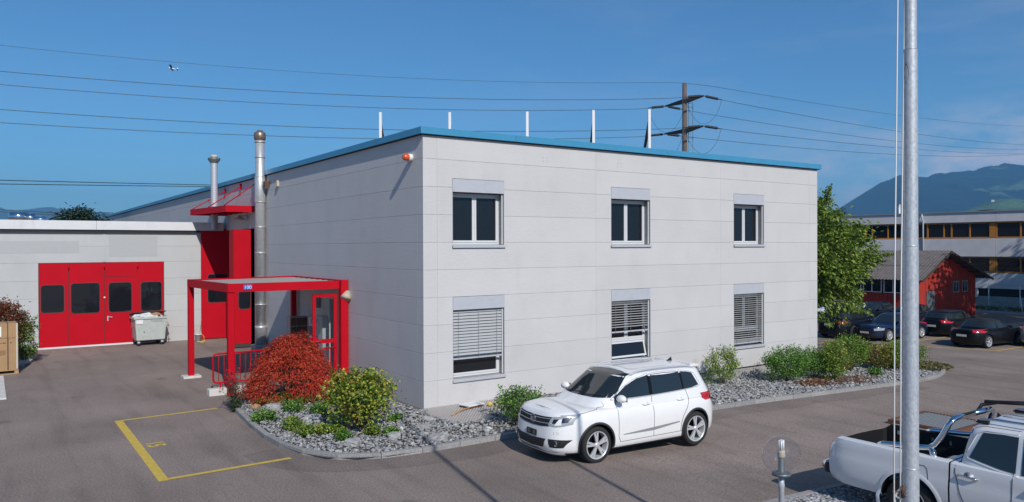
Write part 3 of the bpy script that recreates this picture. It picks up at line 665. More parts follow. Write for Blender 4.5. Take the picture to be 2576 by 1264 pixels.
# number plate 100
def text(name, s, size, mt, loc, rot, parent=None, extr=.002, align='CENTER', bold=0):
    cu = bpy.data.curves.new('txt', 'FONT'); cu.body = s; cu.size = size; cu.extrude = extr; cu.align_x = align; cu.align_y = 'CENTER'; cu.resolution_u = 3; cu.offset = bold
    o = bpy.data.objects.new('txt', cu); COL.objects.link(o); bpy.context.view_layer.update()
    me = bpy.data.meshes.new_from_object(o.evaluated_get(bpy.context.evaluated_depsgraph_get())); bpy.data.objects.remove(o)
    me.materials.clear(); me.materials.append(mt); r_ = bpy.data.objects.new(name, me); COL.objects.link(r_); r_.location = loc; r_.rotation_euler = rot
    if parent is not None: r_.parent = parent
    return r_
e2 = empty('house_number_plate', (-3.14, 5.05, 3.155), 0, 'small blue plate with white number 100 on the red canopy beam', 'number plate')
MB().box(-.125, .125, -.012, .0, -.075, .075).build('plate', MT['sign_blue'], e2)
text('number', '100', .15, MT['white'], (0, -.0135, -.003), (R(90), 0, 0), e2, .0005)
# glass door leaf and its frame
e2 = empty('glass_door', (0, 0, 0), 0, 'open glass door in a red frame under the canopy', 'door')
m = MB(); X0, X1, Y, Z0, Z1 = -1.08, -.29, 5.32, .12, 2.85
rect_frame(m, X0, X1, Z0, Z1, .10, -Y-.05, -Y); m.box(X0+.10, X1-.10, Y, Y+.05, 1.30, 1.43); m.build('frame', MT['red'], e2)
MB().box(X0+.10, X1-.10, Y+.02, Y+.03, 1.43, Z1-.10).build('pane', MT['clearglass'], e2)
MB().box(X0+.10, X1-.10, Y+.02, Y+.03, Z0+.10, 1.30).build('pane', MT['clearglass'], e2)
m = MB(); m.bar((X0+.06, Y-.05, 1.38), (X0+.24, Y-.05, 1.38), .025, .025); m.bar((X0+.06, Y-.05, 1.38), (X0+.06, Y, 1.38), .025, .025); m.build('handle', MT['chrome'], e2)
e2 = empty('no_smoking_sign', (-.48, 6.9, 1.86), 0, 'white no-smoking sign seen through the red framed glass door', 'sign')
MB().bbox(-.16, .16, -.03, .03, -.15, .15, .01).build('board', MT['white'], e2)
m = MB(); o = [(math.cos(a)*.105, math.sin(a)*.105) for a in np.linspace(0, 2*PI, 24, endpoint=False)]; i_ = [(x*.82, z*.82) for x, z in o]
m.add([(x, -.033, z) for x, z in o]+[(x, -.033, z) for x, z in i_], [(k, (k+1) % 24, 24+(k+1) % 24, 24+k) for k in range(24)])
m.add([(-.067, -.034, .055), (-.055, -.034, .067), (.067, -.034, -.055), (.055, -.034, -.067)], [(0, 1, 2, 3)]); m.build('ring', MT['signred'], e2)
m = MB(); m.box(-.06, .04, -.0325, -.0315, -.008, .008); m.build('cigarette', MT['ink'], e2)
MB().box(-.02, .02, .03, .06, -1.86, -.16).build('stand', MT['alu_grey'], e2)
# letter boxes
e2 = empty('letter_boxes', (-.78, 8.35, 0), 0, 'grey block of letter boxes behind the red maple', 'letter boxes')
m = MB(); W_, H_ = .62, .95; m.box(0, W_, .05, .42, .95, .95+H_); m.build('housing', MT['alu_grey'], e2)
for i in range(3):
    for j in range(3):
        m = MB(); a = .02+i*.2; z = .97+j*.31; m.box(a, a+.18, .03, .049, z, z+.27); m.box(a+.01, a+.17, .01, .029, z+.20, z+.24); m.build('flap', MT['rust'], e2)
m = MB(); m.box(.05, .10, .2, .26, 0, .95); m.box(W_-.1, W_-.05, .2, .26, 0, .95); m.build('leg', MT['alu_grey'], e2)
m = MB(); m.bbox(-.14, -.005, 7.5, 7.72, 2.25, 2.6, .02); prop(m.build('intercom_box', MT['dark_trim']), 'small dark box on the wall seen through the upper door glass', 'wall box')
m = MB(); m.bbox(-.2, -.005, 6.85, 7.35, .9, 2.0, .01); prop(m.build('meter_cabinet', MT['panel_white']), 'pale grey cabinet on the wall behind the glass door', 'cabinet')
e2 = empty('ashtray_bin', (-.55, 6.7, 0), 0, 'small red bin with a steel top behind the glass door', 'bin'); MB().lathe([(.14, 1.0), (.15, 1.35)], 16).build('body', MT['red'], e2); MB().lathe([(.15, 1.35), (.15, 1.40), (.1, 1.41), (.1, 1.38)], 16).build('rim', MT['chrome'], e2); MB().lathe([(.03, 0), (.03, 1.0)], 8).build('leg', MT['alu_grey'], e2)
# hooded floodlight on the canopy post
e2 = empty('floodlight', (-.10, 4.99, 2.80), 0, 'beige hooded floodlight fixed to the red canopy corner post', 'floodlight')
sh = MB(); sh.lathe([(.17, -.12), (.16, -.10), (.09, .14), (.05, .17), (0, .18)], 20); o = sh.build('shade', MT['beige'], e2, smooth=True); o.rotation_euler = (R(-35), R(35), 0)
m = MB(); m.bar((.0, .04, .12), (.12, .1, .02), .03, .03); m.build('bracket', MT['white'], e2)
# railings
def railing(x0, x1, y, label, sp=.155):
    e = empty('railing', (0, 0, 0), 0, label, 'railing', 'red tube railings by the entrance')
    zt, zb, r_ = 1.19, .33, .028
    m = MB(); c = .1
    m.tube([(x1, y, zb), (x0+c, y, zb), (x0+.03, y, zb+.03), (x0, y, zb+c), (x0, y, zt-c), (x0+.03, y, zt-.03), (x0+c, y, zt), (x1, y, zt)], r_, 10); m.build('frame', MT['red'], e)
    n = int((x1-x0)/sp)
    for i in range(1, n+1): MB().tube([(x0+i*sp, y, zb), (x0+i*sp, y, zt)], .011, 6).build('baluster', MT['red'], e)
    for x in (x0+.2, x1-.1): MB().tube([(x, y, 0.1), (x, y, zb)], .026, 8).build('leg', MT['red'], e)
railing(-3.99, -1.35, 5.62, 'long red tube railing running behind the red maple')
railing(-.95, -.45, 5.0, 'short red tube railing beside the glass door')
m = MB(); m.bbox(-4.15, -2.2, 5.42, 5.72, 0, .19, .015); o = m.build('concrete_kerb_block', MT['white_concrete']); prop(o, 'white concrete step beam under the red railing', 'concrete beam'); o.rotation_euler = (0, 0, R(1.5)); o.location = (0.14, .08, 0)
# ------------------------------------------------------------------ planting bed, kerb, gravel
KERB = [(-3.9, 3.9), (-4.08, 3.1), (-4.17, 2.09), (-4.27, .83), (-4.32, -.44), (-4.27, -1.46), (-4.1, -2.27), (-3.79, -2.95), (-3.27, -3.38), (-2.68, -3.58), (-1.96, -3.64)] + [(x, -3.66) for x in (-1, 0, 1, 2, 3, 4, 5, 6, 7)] + [(x, -3.58) for x in (9, 11, 13, 15, 17)] + [(18.3, -3.5), (19.5, -3.35), (20.7, -3.0), (22.0, -2.5), (23.1, -1.75), (23.9, -.8), (24.4, .3), (24.3, 1.5), (23.6, 2.6), (22, 3.3), (19.5, 3.6), (17.2, 3.6)]
def resample(pts, step):
    P = [Vector(p) for p in pts]; out = [P[0].copy()]; acc = 0
    for a, b in zip(P[:-1], P[1:]):
        L = (b-a).length; d = step-acc
        while d <= L: out.append(a.lerp(b, d/L)); d += step
        acc = L-(d-step)
    out.append(P[-1]); return out
kb = empty('kerb', (0, 0, 0), kind='structure')
def kerbrun(pts, par, L=.9, w_=.13, h=.11):
    Pn = resample(pts, L)
    def off(i):
        d = (Pn[min(i+1, len(Pn)-1)]-Pn[max(i-1, 0)]).normalized(); return Vector((-d.y, d.x))
    for i in range(len(Pn)-1):
        a, b = Pn[i], Pn[i+1]; d = (b-a).normalized(); a2, b2 = a+d*.006, b-d*.006
        na, nb = off(i)*w_, off(i+1)*w_
        if (b-a).length < .1: continue
        c = .012; m = MB(); q = [(a2, na), (b2, nb)]
        base = [(a2.x, a2.y, gz(a2.x)-.05), (b2.x, b2.y, gz(b2.x)-.05), (b2.x+nb.x, b2.y+nb.y, gz(b2.x)-.05), (a2.x+na.x, a2.y+na.y, gz(a2.x)-.05)]
        m1_ = [(p[0], p[1], gz(p[0])+h-c) for p in base]
        ce = Vector((sum(p[0] for p in base)/4, sum(p[1] for p in base)/4))
        top = []
        for p in base:
            v = ce-Vector(p[:2]); v = v.normalized()*c*1.3; top.append((p[0]+v.x, p[1]+v.y, gz(p[0])+h+random.uniform(-.004, .004)))
        m.add(base+m1_+top, [(0,1,5,4),(1,2,6,5),(2,3,7,6),(3,0,4,7),(4,5,9,8),(5,6,10,9),(6,7,11,10),(7,4,8,11),(8,9,10,11)])
        m.build('kerb_stone', MT['kerb'], par)
kerbrun(KERB, kb)
BED = [(x, y) for x, y in KERB]
bedpoly = BED + [(17.2, .05), (0.05, .05), (.05, 4.9), (-1.2, 4.9), (-2.6, 4.75), (-3.5, 4.45)]
def soil(poly, name, dz, mt, cut=None):
    bm = bmesh.new(); vs = [bm.verts.new((x, y, 0)) for x, y in poly]; f = bm.faces.new(vs); bmesh.ops.triangulate(bm, faces=[f])
    for k in range(-6, 26):
        bmesh.ops.bisect_plane(bm, geom=bm.verts[:]+bm.edges[:]+bm.faces[:], plane_co=(k, 0, 0), plane_no=(1, 0, 0))
    for v in bm.verts: v.co.z = gz(v.co.x)+dz
    bmesh.ops.recalc_face_normals(bm, faces=bm.faces)
    me = bpy.data.meshes.new(name); bm.to_mesh(me); bm.free()
    if me.polygons[0].normal.z < 0: me.flip_normals()
    o = link(name, me, mt); prop(o, kind='structure'); return o
soil(bedpoly, 'planting_bed', .045, MT['soil'])
def inpoly(x, y, poly):
    c = np.zeros(len(x), bool); n = len(poly); j = n-1
    for i in range(n):
        xi, yi = poly[i]; xj, yj = poly[j]
        cond = ((yi > y) != (yj > y)) & (x < (xj-xi)*(y-yi)/(yj-yi+1e-12)+xi); c ^= cond; j = i
    return c
GZ = np.vectorize(gz)
def mesh_np(name, V, F, col=None, mt=None, parent=None, smooth=False, **kw):
    me = bpy.data.meshes.new(name); nf, k = F.shape
    me.vertices.add(len(V)); me.vertices.foreach_set('co', np.ascontiguousarray(V, np.float32).ravel())
    me.loops.add(nf*k); me.loops.foreach_set('vertex_index', np.ascontiguousarray(F, np.int32).ravel())
    me.polygons.add(nf); me.polygons.foreach_set('loop_start', np.arange(0, nf*k, k, dtype=np.int32))
    if smooth: me.polygons.foreach_set('use_smooth', np.ones(nf, bool))
    if col is not None:
        a = me.color_attributes.new('col', 'FLOAT_COLOR', 'POINT'); c4 = np.ones((len(V), 4), np.float32); c4[:, :3] = col; a.data.foreach_set('color', c4.ravel())
    me.update(calc_edges=True); me.validate()
    o = link(name, me, mt, parent); prop(o, **kw); return o
def ico():
    bm = bmesh.new(); bmesh.ops.create_icosphere(bm, subdivisions=1, radius=1); V = np.array([v.co[:] for v in bm.verts]); F = np.array([[v.index for v in f.verts] for f in bm.faces]); bm.free(); return V, F
IV, IF_ = ico()
def stones(name, P, S, colr, parent=None, flat=.6, **kw):
    n = len(P); allV = []; 
    base = [IV*RNG.uniform(.65, 1.25, (len(IV), 1))*RNG.uniform(.75, 1.25, (1, 3)) for _ in range(16)]
    idx = RNG.integers(0, 16, n); B = np.array(base)[idx]
    a = RNG.uniform(0, 2*PI, n); b = RNG.normal(0, .45, n)
    ca, sa, cb, sb = np.cos(a), np.sin(a), np.cos(b), np.sin(b)
    B = B*np.stack([S*RNG.uniform(.8, 1.5, n), S*RNG.uniform(.6, 1.0, n), S*flat*RNG.uniform(.6, 1.2, n)], 1)[:, None, :]
    x, y, z = B[..., 0], B[..., 1], B[..., 2]
    y, z = y*cb[:, None]-z*sb[:, None], y*sb[:, None]+z*cb[:, None]
    x, y = x*ca[:, None]-y*sa[:, None], x*sa[:, None]+y*ca[:, None]
    V = np.stack([x, y, z], 2)+P[:, None, :]
    F = (IF_[None]+(np.arange(n)*len(IV))[:, None, None]).reshape(-1, 3)
    C = np.repeat(colr, len(IV), 0)
    return mesh_np(name, V.reshape(-1, 3), F, C, MT['stone'], parent, **kw)
def greys(n, lo=.10, hi=.50, tint=(1.0, 1.0, 1.03)):
    g = np.clip(RNG.normal((lo+hi)/2, (hi-lo)/4, n), lo, hi)[:, None]
    t = np.array(tint)[None]*RNG.normal(1, .025, (n, 3)); w_ = RNG.random(n) < .02; g[w_] = .55
    return g*t
def field(poly, n, zoff, smin, smax, box, excl=None):
    x = RNG.uniform(box[0], box[1], n); y = RNG.uniform(box[2], box[3], n); k = inpoly(x, y, poly)
    if excl is not None: k &= ~excl(x, y)
    x, y = x[k], y[k]; S = RNG.uniform(smin, smax, len(x))**1.0
    return np.stack([x, y, GZ(x)+zoff+S*.25+RNG.uniform(0, .035, len(x))], 1), S
ex = lambda x, y: (x > 20.9) | ((x > 17.5) & (y > 1.2)) | ((x > -.2) & (x < 1.0) & (y > -1.9)) | ((x > .9) & (x < 2.6) & (y > -1.0))
shr = [(p[0]*1, p[1]) for p in bedpoly]
P1, S1 = field(bedpoly, 44000, .05, .018, .046, (-4.3, 21, -3.7, 5), ex)
P2, S2 = field(bedpoly, 7000, .06, .04, .072, (-4.3, 21, -3.7, 5), ex)
Pn = np.concatenate([P1, P2]); Sn = np.concatenate([S1, S2])
# keep clear of the kerb
kp = np.array([[p.x, p.y] for p in resample(KERB, .12)]); 
dmin = np.full(len(Pn), 9.0)
for q in kp: dmin = np.minimum(dmin, np.hypot(Pn[:, 0]-q[0], Pn[:, 1]-q[1]))
k_ = dmin > .17+Sn*.3; Pn, Sn = Pn[k_], Sn[k_]
stones('gravel', Pn, Sn, greys(len(Pn), .15, .42, (1.0, .995, 1.0)), kind='stuff')
# dry litter under the shrubs and grass at the far tip
def litter(name, n, cx, cy, rx, ry, cols, size, kind='stuff', h=.03, mt='leaf_thick'):
    a = RNG.uniform(0, 2*PI, n); r_ = np.sqrt(RNG.random(n)); x = cx+rx*r_*np.cos(a); y = cy+ry*r_*np.sin(a)
    C = np.stack([x, y, GZ(x)+.10+RNG.random(n)*h], 1)
    return leaves(name, C, size, cols, MT[mt], None, flatness=.8, kind=kind)
def leaves(name, C, size, cols, mt, parent=None, flatness=.45, aspect=.5, droop=0.0, fold=.25, jit=.2, dirs=None, **kw):
    n = len(C); cols = np.array(cols, float)
    s = size*RNG.uniform(.6, 1.35, n)
    # direction of the leaf and its normal
    if dirs is None:
        d = RNG.normal(0, 1, (n, 3)); d[:, 2] *= (1-flatness); d[:, 2] -= droop
    else: d = dirs+RNG.normal(0, .35, (n, 3)); d[:, 2] -= droop
    d /= np.linalg.norm(d, axis=1)[:, None]+1e-9
    up = RNG.normal(0, .55, (n, 3)); up[:, 2] += 1
    r_ = np.cross(d, up); r_ /= np.linalg.norm(r_, axis=1)[:, None]+1e-9
    nn = np.cross(r_, d)
    L = s[:, None]; w_ = L*aspect
    V = np.stack([C, C+d*L*.5+r_*w_*.5+nn*w_*fold, C+d*L-nn*L*.12, C+d*L*.5-r_*w_*.5+nn*w_*fold], 1)
    b = (np.arange(n)*4)[:, None]
    F = np.concatenate([b+np.array([[0, 1, 2]]), b+np.array([[0, 2, 3]])], 0)
    ci = RNG.integers(0, len(cols), n); c = cols[ci]*np.clip(RNG.normal(1, jit, (n, 1)), .5, 1.7)
    return mesh_np(name, V.reshape(-1, 3), F, np.repeat(c, 4, 0), mt, parent, **kw)
litter('leaf_litter', 1500, 15.0, -2.35, 2.0, .7, [(.22, .09, .04), (.16, .07, .035), (.25, .13, .06)], .07)
litter('leaf_litter', 500, 13.4, -2.3, .7, .5, [(.22, .09, .04), (.16, .07, .035)], .07)
litter('dry_grass', 5000, 21.9, -.9, 1.7, 1.7, [(.16, .15, .05), (.22, .17, .08), (.10, .13, .04)], .09, h=.06)
# single rocks
RK = [(-3.27, 2.15, .26, .17, 'flat pale boulder below the red maple'), (-3.0, .05, .30, .2, 'grey cracked boulder between the green cushion plants and the yellow shrub'), (-3.45, 3.9, .22, .2, 'rough grey rock by the asphalt behind the red flowering plant'), (-2.95, -2.35, .24, .1, 'low angular rock near the kerb curve'), (-2.0, -2.35, .22, .12, 'low grey rock in front of the yellow shrub'), (-1.3, -3.1, .28, .14, 'broad rough rock against the kerb below the building corner'), (-1.0, -1.9, .22, .07, 'flat grey slab lying beside the yellow shrub'), (-.55, -1.3, .16, .09, 'small pale rock near the metal plate corner')]
for x, y, s, h, lab in RK:
    bm = bmesh.new(); bmesh.ops.create_icosphere(bm, subdivisions=3, radius=1)
    ph = random.uniform(0, 9)
    for v in bm.verts:
        c = v.co; f = 1+.18*math.sin(c.x*4+ph)*math.cos(c.y*5+ph)+.10*math.sin(c.z*9+c.x*7+ph)+random.uniform(-.03, .03)
        q = c*f; v.co = Vector((max(-.85, min(.85, q.x))*s, max(-.8, min(.8, q.y))*s*.8, max(-.8, min(.75, q.z))*h))
    me = bpy.data.meshes.new('rock'); bm.to_mesh(me); bm.free()
    if 'rockmat' not in MT: mat('rockmat', (.34, .335, .33), .9, var=.2, scale=9, bump=.9, bscale=18, stain=((.55, .54, .53), 12, .6, .68))
    o = link('rock', me, MT['rockmat']); o.location = (x, y, gz(x)+.10); o.rotation_euler = (random.uniform(-.2, .2), random.uniform(-.2, .2), random.uniform(0, 3)); prop(o, lab, 'rock', 'rocks in the gravel bed')
bm = bmesh.new(); bmesh.ops.create_icosphere(bm, subdivisions=1, radius=.13); me = bpy.data.meshes.new('rock'); bm.to_mesh(me); bm.free()
o = link('rock', me, MT['cardboard']); o.location = (-3.66, 2.48, .13); o.scale = (1.2, .8, .7); prop(o, 'small brown rock beside the red flowering plant', 'rock', 'rocks in the gravel bed')
# metal plate over the light well, with things lying on it
e = empty('cover_plate', (0, 0, 0), 0, 'pale chequered metal cover plate on the ground at the building corner', 'cover plate')
def checker(x0, x1, y0, y1, z, nm):
    m = MB(); m.bbox(x0, x1, y0, y1, z-.05, z, .006); o = m.build(nm, MT['checker'], e)
    n = 0; m = MB(); st = .085
    i = 0; y = y0+.05
    while y < y1-.03:
        x = x0+.05+(st/2 if i % 2 else 0)
        while x < x1-.03:
            m.add([(x-.026, y, z+.001), (x, y-.014, z+.001), (x+.026, y, z+.001), (x, y+.014, z+.001), (x, y, z+.007)], [(0,1,4),(1,2,4),(2,3,4),(3,0,4)]); x += st
        y += st*.62; i += 1
    m.build('tread_bump', MT['white_concrete'], o, kind='stuff')
checker(-.24, 1.0, -1.97, -.02, .075, 'plate'); checker(1.003, 2.35, -.95, -.02, .075, 'plate')
m = MB(); m.box(-.2, .98, -1.95, -1.9, -.1, .023); m.build('plate_frame', MT['white_concrete'], e)
e = empty('loose_panel', (1.15, -.52, .083), R(12), 'small white panel on bricks lying on the metal cover plate', 'panel'); MB().bbox(-.28, .28, -.2, .2, .05, .08, .005).build('board', MT['white'], e); MB().box(-.26, .26, -.19, .19, 0, .048).build('support', MT['rust'], e)
m = MB(); m.tube([(.12, -1.25, .105), (.5, -.95, .11), (.98, -.72, .11)], [.012, .026, .026], 8); prop(m.build('wooden_stick', MT['wood']), 'brown wooden stick lying on the metal cover plate', 'stick')
m = MB(); m.lathe([(0, -.05), (.06, -.03), (.07, 0), (.06, .03), (0, .05)], 12, (1.55, -.8, .145), 'y'); m.tube([(1.58, -.8, .12), (1.8, -.85, .10)], .012, 6); prop(m.build('yellow_float', MT['yellow_hose']), 'small yellow round float lying on the metal cover plate', 'float')
# grating frame beyond the pickup
e = empty('ground_grate', (0, 0, 0), 0, 'brown framed metal grating on the asphalt beyond the pickup bed', 'grate')
g0 = gz(11)
m = MB(); X0, X1, Y0, Y1 = 9.75, 11.55, -8.7, -7.05
for a in ((X0, X1, Y0, Y0+.12), (X0, X1, Y1-.12, Y1), (X0, X0+.12, Y0+.12, Y1-.12), (X1-.12, X1, Y0+.12, Y1-.12)): m.box(a[0], a[1], a[2], a[3], g0-.1, g0+.16)
m.build('frame', MT['rust'], e)
m = MB(); x = X0+.14
m.box(X0+.12, X1-.12, Y0+.12, Y1-.12, g0+.09, g0+.1); m.build('backing', MT['seam'], e); m = MB()
while x < X1-.13: m.box(x, x+.02, Y0+.12, Y1-.12, g0+.125, g0+.155); x += .085
y = Y0+.16
while y < Y1-.14: m.box(X0+.12, X1-.12, y, y+.02, g0+.126, g0+.156); y += .085
m.build('bar', MT['alu_grey'], e, kind='stuff')
# left-hand small bed, slab
kerbrun([(-12, 13.9), (-9.3, 14.6), (-8.3, 15.4), (-7.95, 17), (-7.85, 18.4), (-7.75, 20.2)], kb, .8)
pl2 = [(-12, 13.9), (-9.3, 14.6), (-8.3, 15.4), (-7.95, 17), (-7.85, 18.4), (-7.75, 20.25), (-12, 20.25)]
soil(pl2, 'planting_bed', .05, MT['soil'])
P3, S3 = field(pl2, 2500, .06, .05, .11, (-12, -7.9, 14, 20.2)); stones('gravel', P3, S3, greys(len(P3), .2, .5), kind='stuff')
m = MB(); m.bbox(-12, -9.02, 8.35, 13.1, 0, .04, .01); prop(m.build('concrete_slab', MT['white_concrete']), kind='structure')
# yellow bay marking with number 15
def line(a, b, w_, dz=.004):
    a = Vector(a); b = Vector(b); d = (b-a).normalized(); n = Vector((-d.y, d.x))*w_/2; k = max(2, int((b-a).length)); m = MB(); vs = []
    for i in range(k+1):
        p = a.lerp(b, i/k); vs += [(p.x+n.x, p.y+n.y, gz(p.x)+dz), (p.x-n.x, p.y-n.y, gz(p.x)+dz)]
    m.add(vs, [(2*i, 2*i+1, 2*i+3, 2*i+2) for i in range(k)]); prop(m.build('parking_line', MT['yellow_paint']), kind='structure')
line((-6.77, 3.44), (-6.77, -2.6), .18); line((-6.68, 3.40), (-4.38, 3.54), .12, .004); line((-6.68, -2.54), (-4.34, -2.44), .13, .009)
o = text('bay_number', '15', .50, MT['yellow_paint'], (-6.44, .37, .006), (0, 0, R(-90)), None, .0005, bold=.012); prop(o, kind='structure')
m = MB(); pp = resample([Vector(q) for q in KERB[5:25]], .5); n_ = len(pp); vs = []
for i, q in enumerate(pp):
    d = (pp[min(i+1, n_-1)]-pp[max(i-1, 0)]).normalized(); nn_ = Vector((d.y, -d.x)); w_ = .85+.08*math.sin(i*.9); e_ = q+nn_*w_
    vs += [(q.x, q.y, gz(q.x)+.004), (e_.x, e_.y, gz(e_.x)+.004)]
m.add(vs, [(2*i, 2*i+1, 2*i+3, 2*i+2) for i in range(n_-1)]); prop(m.build('asphalt_patch', MT['asphalt_patch']), kind='structure')
line((31.1, -.4), (29.3, 3.9), .12); line((29.3, 3.9), (38, 3.9), .12, .008); line((28.9, 6.2), (34, 6.1), .12); line((31, -.4), (38, -.5), .12, .008); line((24.8, 4.1), (29.3, 3.95), .12, .008); line((25.5, 6.3), (34, 6.4), .12, .012)
# second bed beside the pickup
pl3 = [(-12, -9.85), (4.3, -9.85), (4.3, -11.3), (-12, -11.3)]
kerbrun([(4.3, -9.85), (-4, -9.85)], kb, .9); soil(pl3, 'planting_bed', .05, MT['soil'])
P4, S4 = field(pl3, 6000, .05, .025, .06, (-1, 4.3, -11.3, -10.0)); stones('gravel', P4, S4, greys(len(P4), .15, .45), kind='stuff')
# ------------------------------------------------------------------ foliage
def limbs(parent, base, tips, r0, name='branch', mt='bark'):
    for i, t in enumerate(tips):
        a = Vector(base); b = Vector(t); mid = a.lerp(b, .5)+Vector((random.uniform(-.1, .1), random.uniform(-.1, .1), .12))*(b-a).length
        MB().tube([a, a.lerp(mid, .5)+Vector((0, 0, .02)), mid, mid.lerp(b, .6), b], [r0, r0*.8, r0*.6, r0*.4, r0*.15], 6).build(name, MT[mt], parent)
def crown(center, rad, nclus, per, spread, shell=.55, low=-.8):
    c = RNG.normal(0, 1, (nclus*3, 3)); c /= np.linalg.norm(c, axis=1)[:, None]; c = c[c[:, 2] > low][:nclus]
    r_ = shell+(1-shell)*RNG.random(len(c))**.7; bump = 1+.16*np.sin(c[:, 0]*5+1)*np.cos(c[:, 1]*4+2)+.1*np.sin(c[:, 2]*7)
    cl = c*(r_*bump)[:, None]*np.array(rad)+np.array(center)
    k = RNG.integers(int(per*.6), int(per*1.4), len(cl)); P = np.repeat(cl, k, 0)+RNG.normal(0, 1, (k.sum(), 3))*np.array(spread)
    D = np.repeat(c, k, 0); return P, D, cl
def shrub(name, x, y, h, rx, ry, cols, label, size=.055, nclus=60, per=28, group='shrubs in the gravel beds', cat='shrub', spread=.09, base=None, stems=6, aspect=.55, zlow=.15, sprigs=10):
    g = gz(x)+.08; e = empty(name, (x, y, g), 0, label, cat, group); nclus = int(nclus*2.5)
    hz = h*(1-zlow)/2
    P, D, cl = crown((0, 0, h*zlow+hz), (rx, ry, hz), nclus, per, (spread, spread, spread*.8), .45, -.95)
    # sprigs standing out of the outline
    for _ in range(sprigs):
        a = random.uniform(0, 2*PI); rr_ = random.uniform(0, .8); b = Vector((rx*rr_*math.cos(a), ry*rr_*math.sin(a), h*(.8+.15*random.random())))
        t = np.linspace(0, 1, 14)[:, None]; q = np.array(b)+t*np.array([math.cos(a)*.12, math.sin(a)*.12, .22*random.uniform(.5, 1)])
        P = np.concatenate([P, q+RNG.normal(0, .025, q.shape)]); D = np.concatenate([D, np.tile([math.cos(a)*.5, math.sin(a)*.5, .8], (14, 1))])
    P = P[P[:, 2] > .03]; D = D[:len(P)] if len(D) >= len(P) else D
    leaves('foliage', P, size, cols, MT['leaf'], e, aspect=aspect, flatness=.3)
    tips = [cl[i] for i in RNG.integers(0, len(cl), stems)]; limbs(e, (0, 0, -.1), tips, .022, 'stem')
    return e
# the red cut-leaf maple: drooping tiers
def maple():
    e = empty('japanese_maple', (-2.42, 3.25, .05), 0, 'red cut-leaf maple bush in drooping tiers before the canopy', 'maple')
    pts = []; dirs = []
    for k in range(420):
        a = random.uniform(0, 2*PI); t = random.random()**.75; rmax = 1.18; rr_ = rmax*t
        ztop = .30+1.60*(1-(t**2.5))*(.85+.15*math.sin(3*a+1))
        z = max(.12, ztop-abs(random.gauss(0, .20))+random.uniform(-.04, .07)); cx, cy = rr_*math.cos(a), rr_*math.sin(a)
        n = 95; out_ = np.array([math.cos(a), math.sin(a), 0])
        q = RNG.normal(0, 1, (n, 3))*np.array([.15, .15, .030]); s_ = (q@out_); q[:, 2] -= np.abs(s_)*.35+np.maximum(s_, 0)*.3
        pts.append(q+np.array([cx, cy, z])); dirs.append(np.tile(out_*1.0+np.array([0, 0, -.35]), (n, 1)))
    P = np.concatenate(pts); Dd_ = np.concatenate(dirs)
    k_ = P[:, 2] > .1; P, Dd_ = P[k_], Dd_[k_]
    leaves('foliage', P, .066, [(.60, .050, .030), (.52, .035, .024), (.64, .10, .037), (.42, .025, .02), (.55, .12, .04), (.28, .055, .02)], MT['leaf'], e, aspect=.32, fold=.1, droop=.10, dirs=Dd_, jit=.22)
    limbs(e, (0, 0, -.05), [(math.cos(a)*.8, math.sin(a)*.8, 1.0+.3*math.sin(a*3)) for a in np.linspace(0, 6, 9)]+[(0, 0, 1.5)], .05)
    # reverted green shoots at the right
maple()
YG = [(.32, .40, .05), (.40, .44, .06), (.22, .33, .045), (.50, .43, .07), (.16, .27, .04), (.09, .18, .03), (.28, .18, .05)]
GR = [(.085, .20, .03), (.12, .27, .04), (.16, .32, .05), (.05, .12, .025), (.21, .36, .07)]
GY = [(.20, .31, .045), (.29, .39, .06), (.13, .23, .035), (.38, .42, .08), (.08, .15, .03)]
RD = [(.25, .05, .025), (.18, .06, .03), (.12, .09, .03), (.30, .09, .04)]
shrub('round_shrub', -2.38, -1.35, 1.30, .74, .64, YG, 'yellow-green shrub with round leaves standing in grey gravel beside the maple', .075, 85, 26, aspect=.8, spread=.14, sprigs=34, zlow=.25)
shrub('green_shrub', 1.0, -2.95, .86, .58, .48, GR, 'glossy green shrub close before the nose of the white car', .06, 55, 26)
shrub('green_shrub', 10.5, -1.0, 1.2, .62, .5, GY, 'upright loose shrub by the wall behind the white car', .06, 52, 24, zlow=.1, sprigs=16)
shrub('green_shrub', 13.2, -1.5, 1.15, 1.0, .62, GR, 'broad dark green shrub below the last ground-floor window', .065, 80, 30, sprigs=10)
shrub('green_shrub', 14.7, -1.5, 1.0, .7, .6, GR, 'dark green shrub joining the broad one towards the building end', .065, 60, 28)
shrub('green_shrub', 15.0, -2.1, 1.35, .50, .45, GY, 'tall yellowish green shrub standing out from the building end', .065, 62, 28, zlow=.05)
shrub('green_shrub', 17.9, -.9, 1.3, .8, .7, GY+GR, 'tallest bushy green shrub just past the building end', .065, 80, 30)
shrub('green_shrub', 16.6, -1.3, 1.0, .5, .5, RD+GY, 'reddish tinted shrub tucked against the building end', .06, 45, 26)
shrub('green_shrub', 19.2, -1.3, .95, .5, .5, RD+GY, 'small reddish shrub between green ones beyond the building end', .06, 45, 26)
shrub('green_shrub', 19.9, -1.6, 1.05, .65, .6, GY, 'light green shrub seen behind the two flagpole ropes', .065, 60, 28)
shrub('green_shrub', 20.4, .4, .9, 1.1, .9, RD+GR, 'low dark mixed shrub behind the others by the parking bays', .065, 70, 26)
shrub('green_shrub', 21.9, -.9, .95, .85, .8, GR+GY, 'green shrub farthest out on the tip of the planted island', .06, 75, 28)
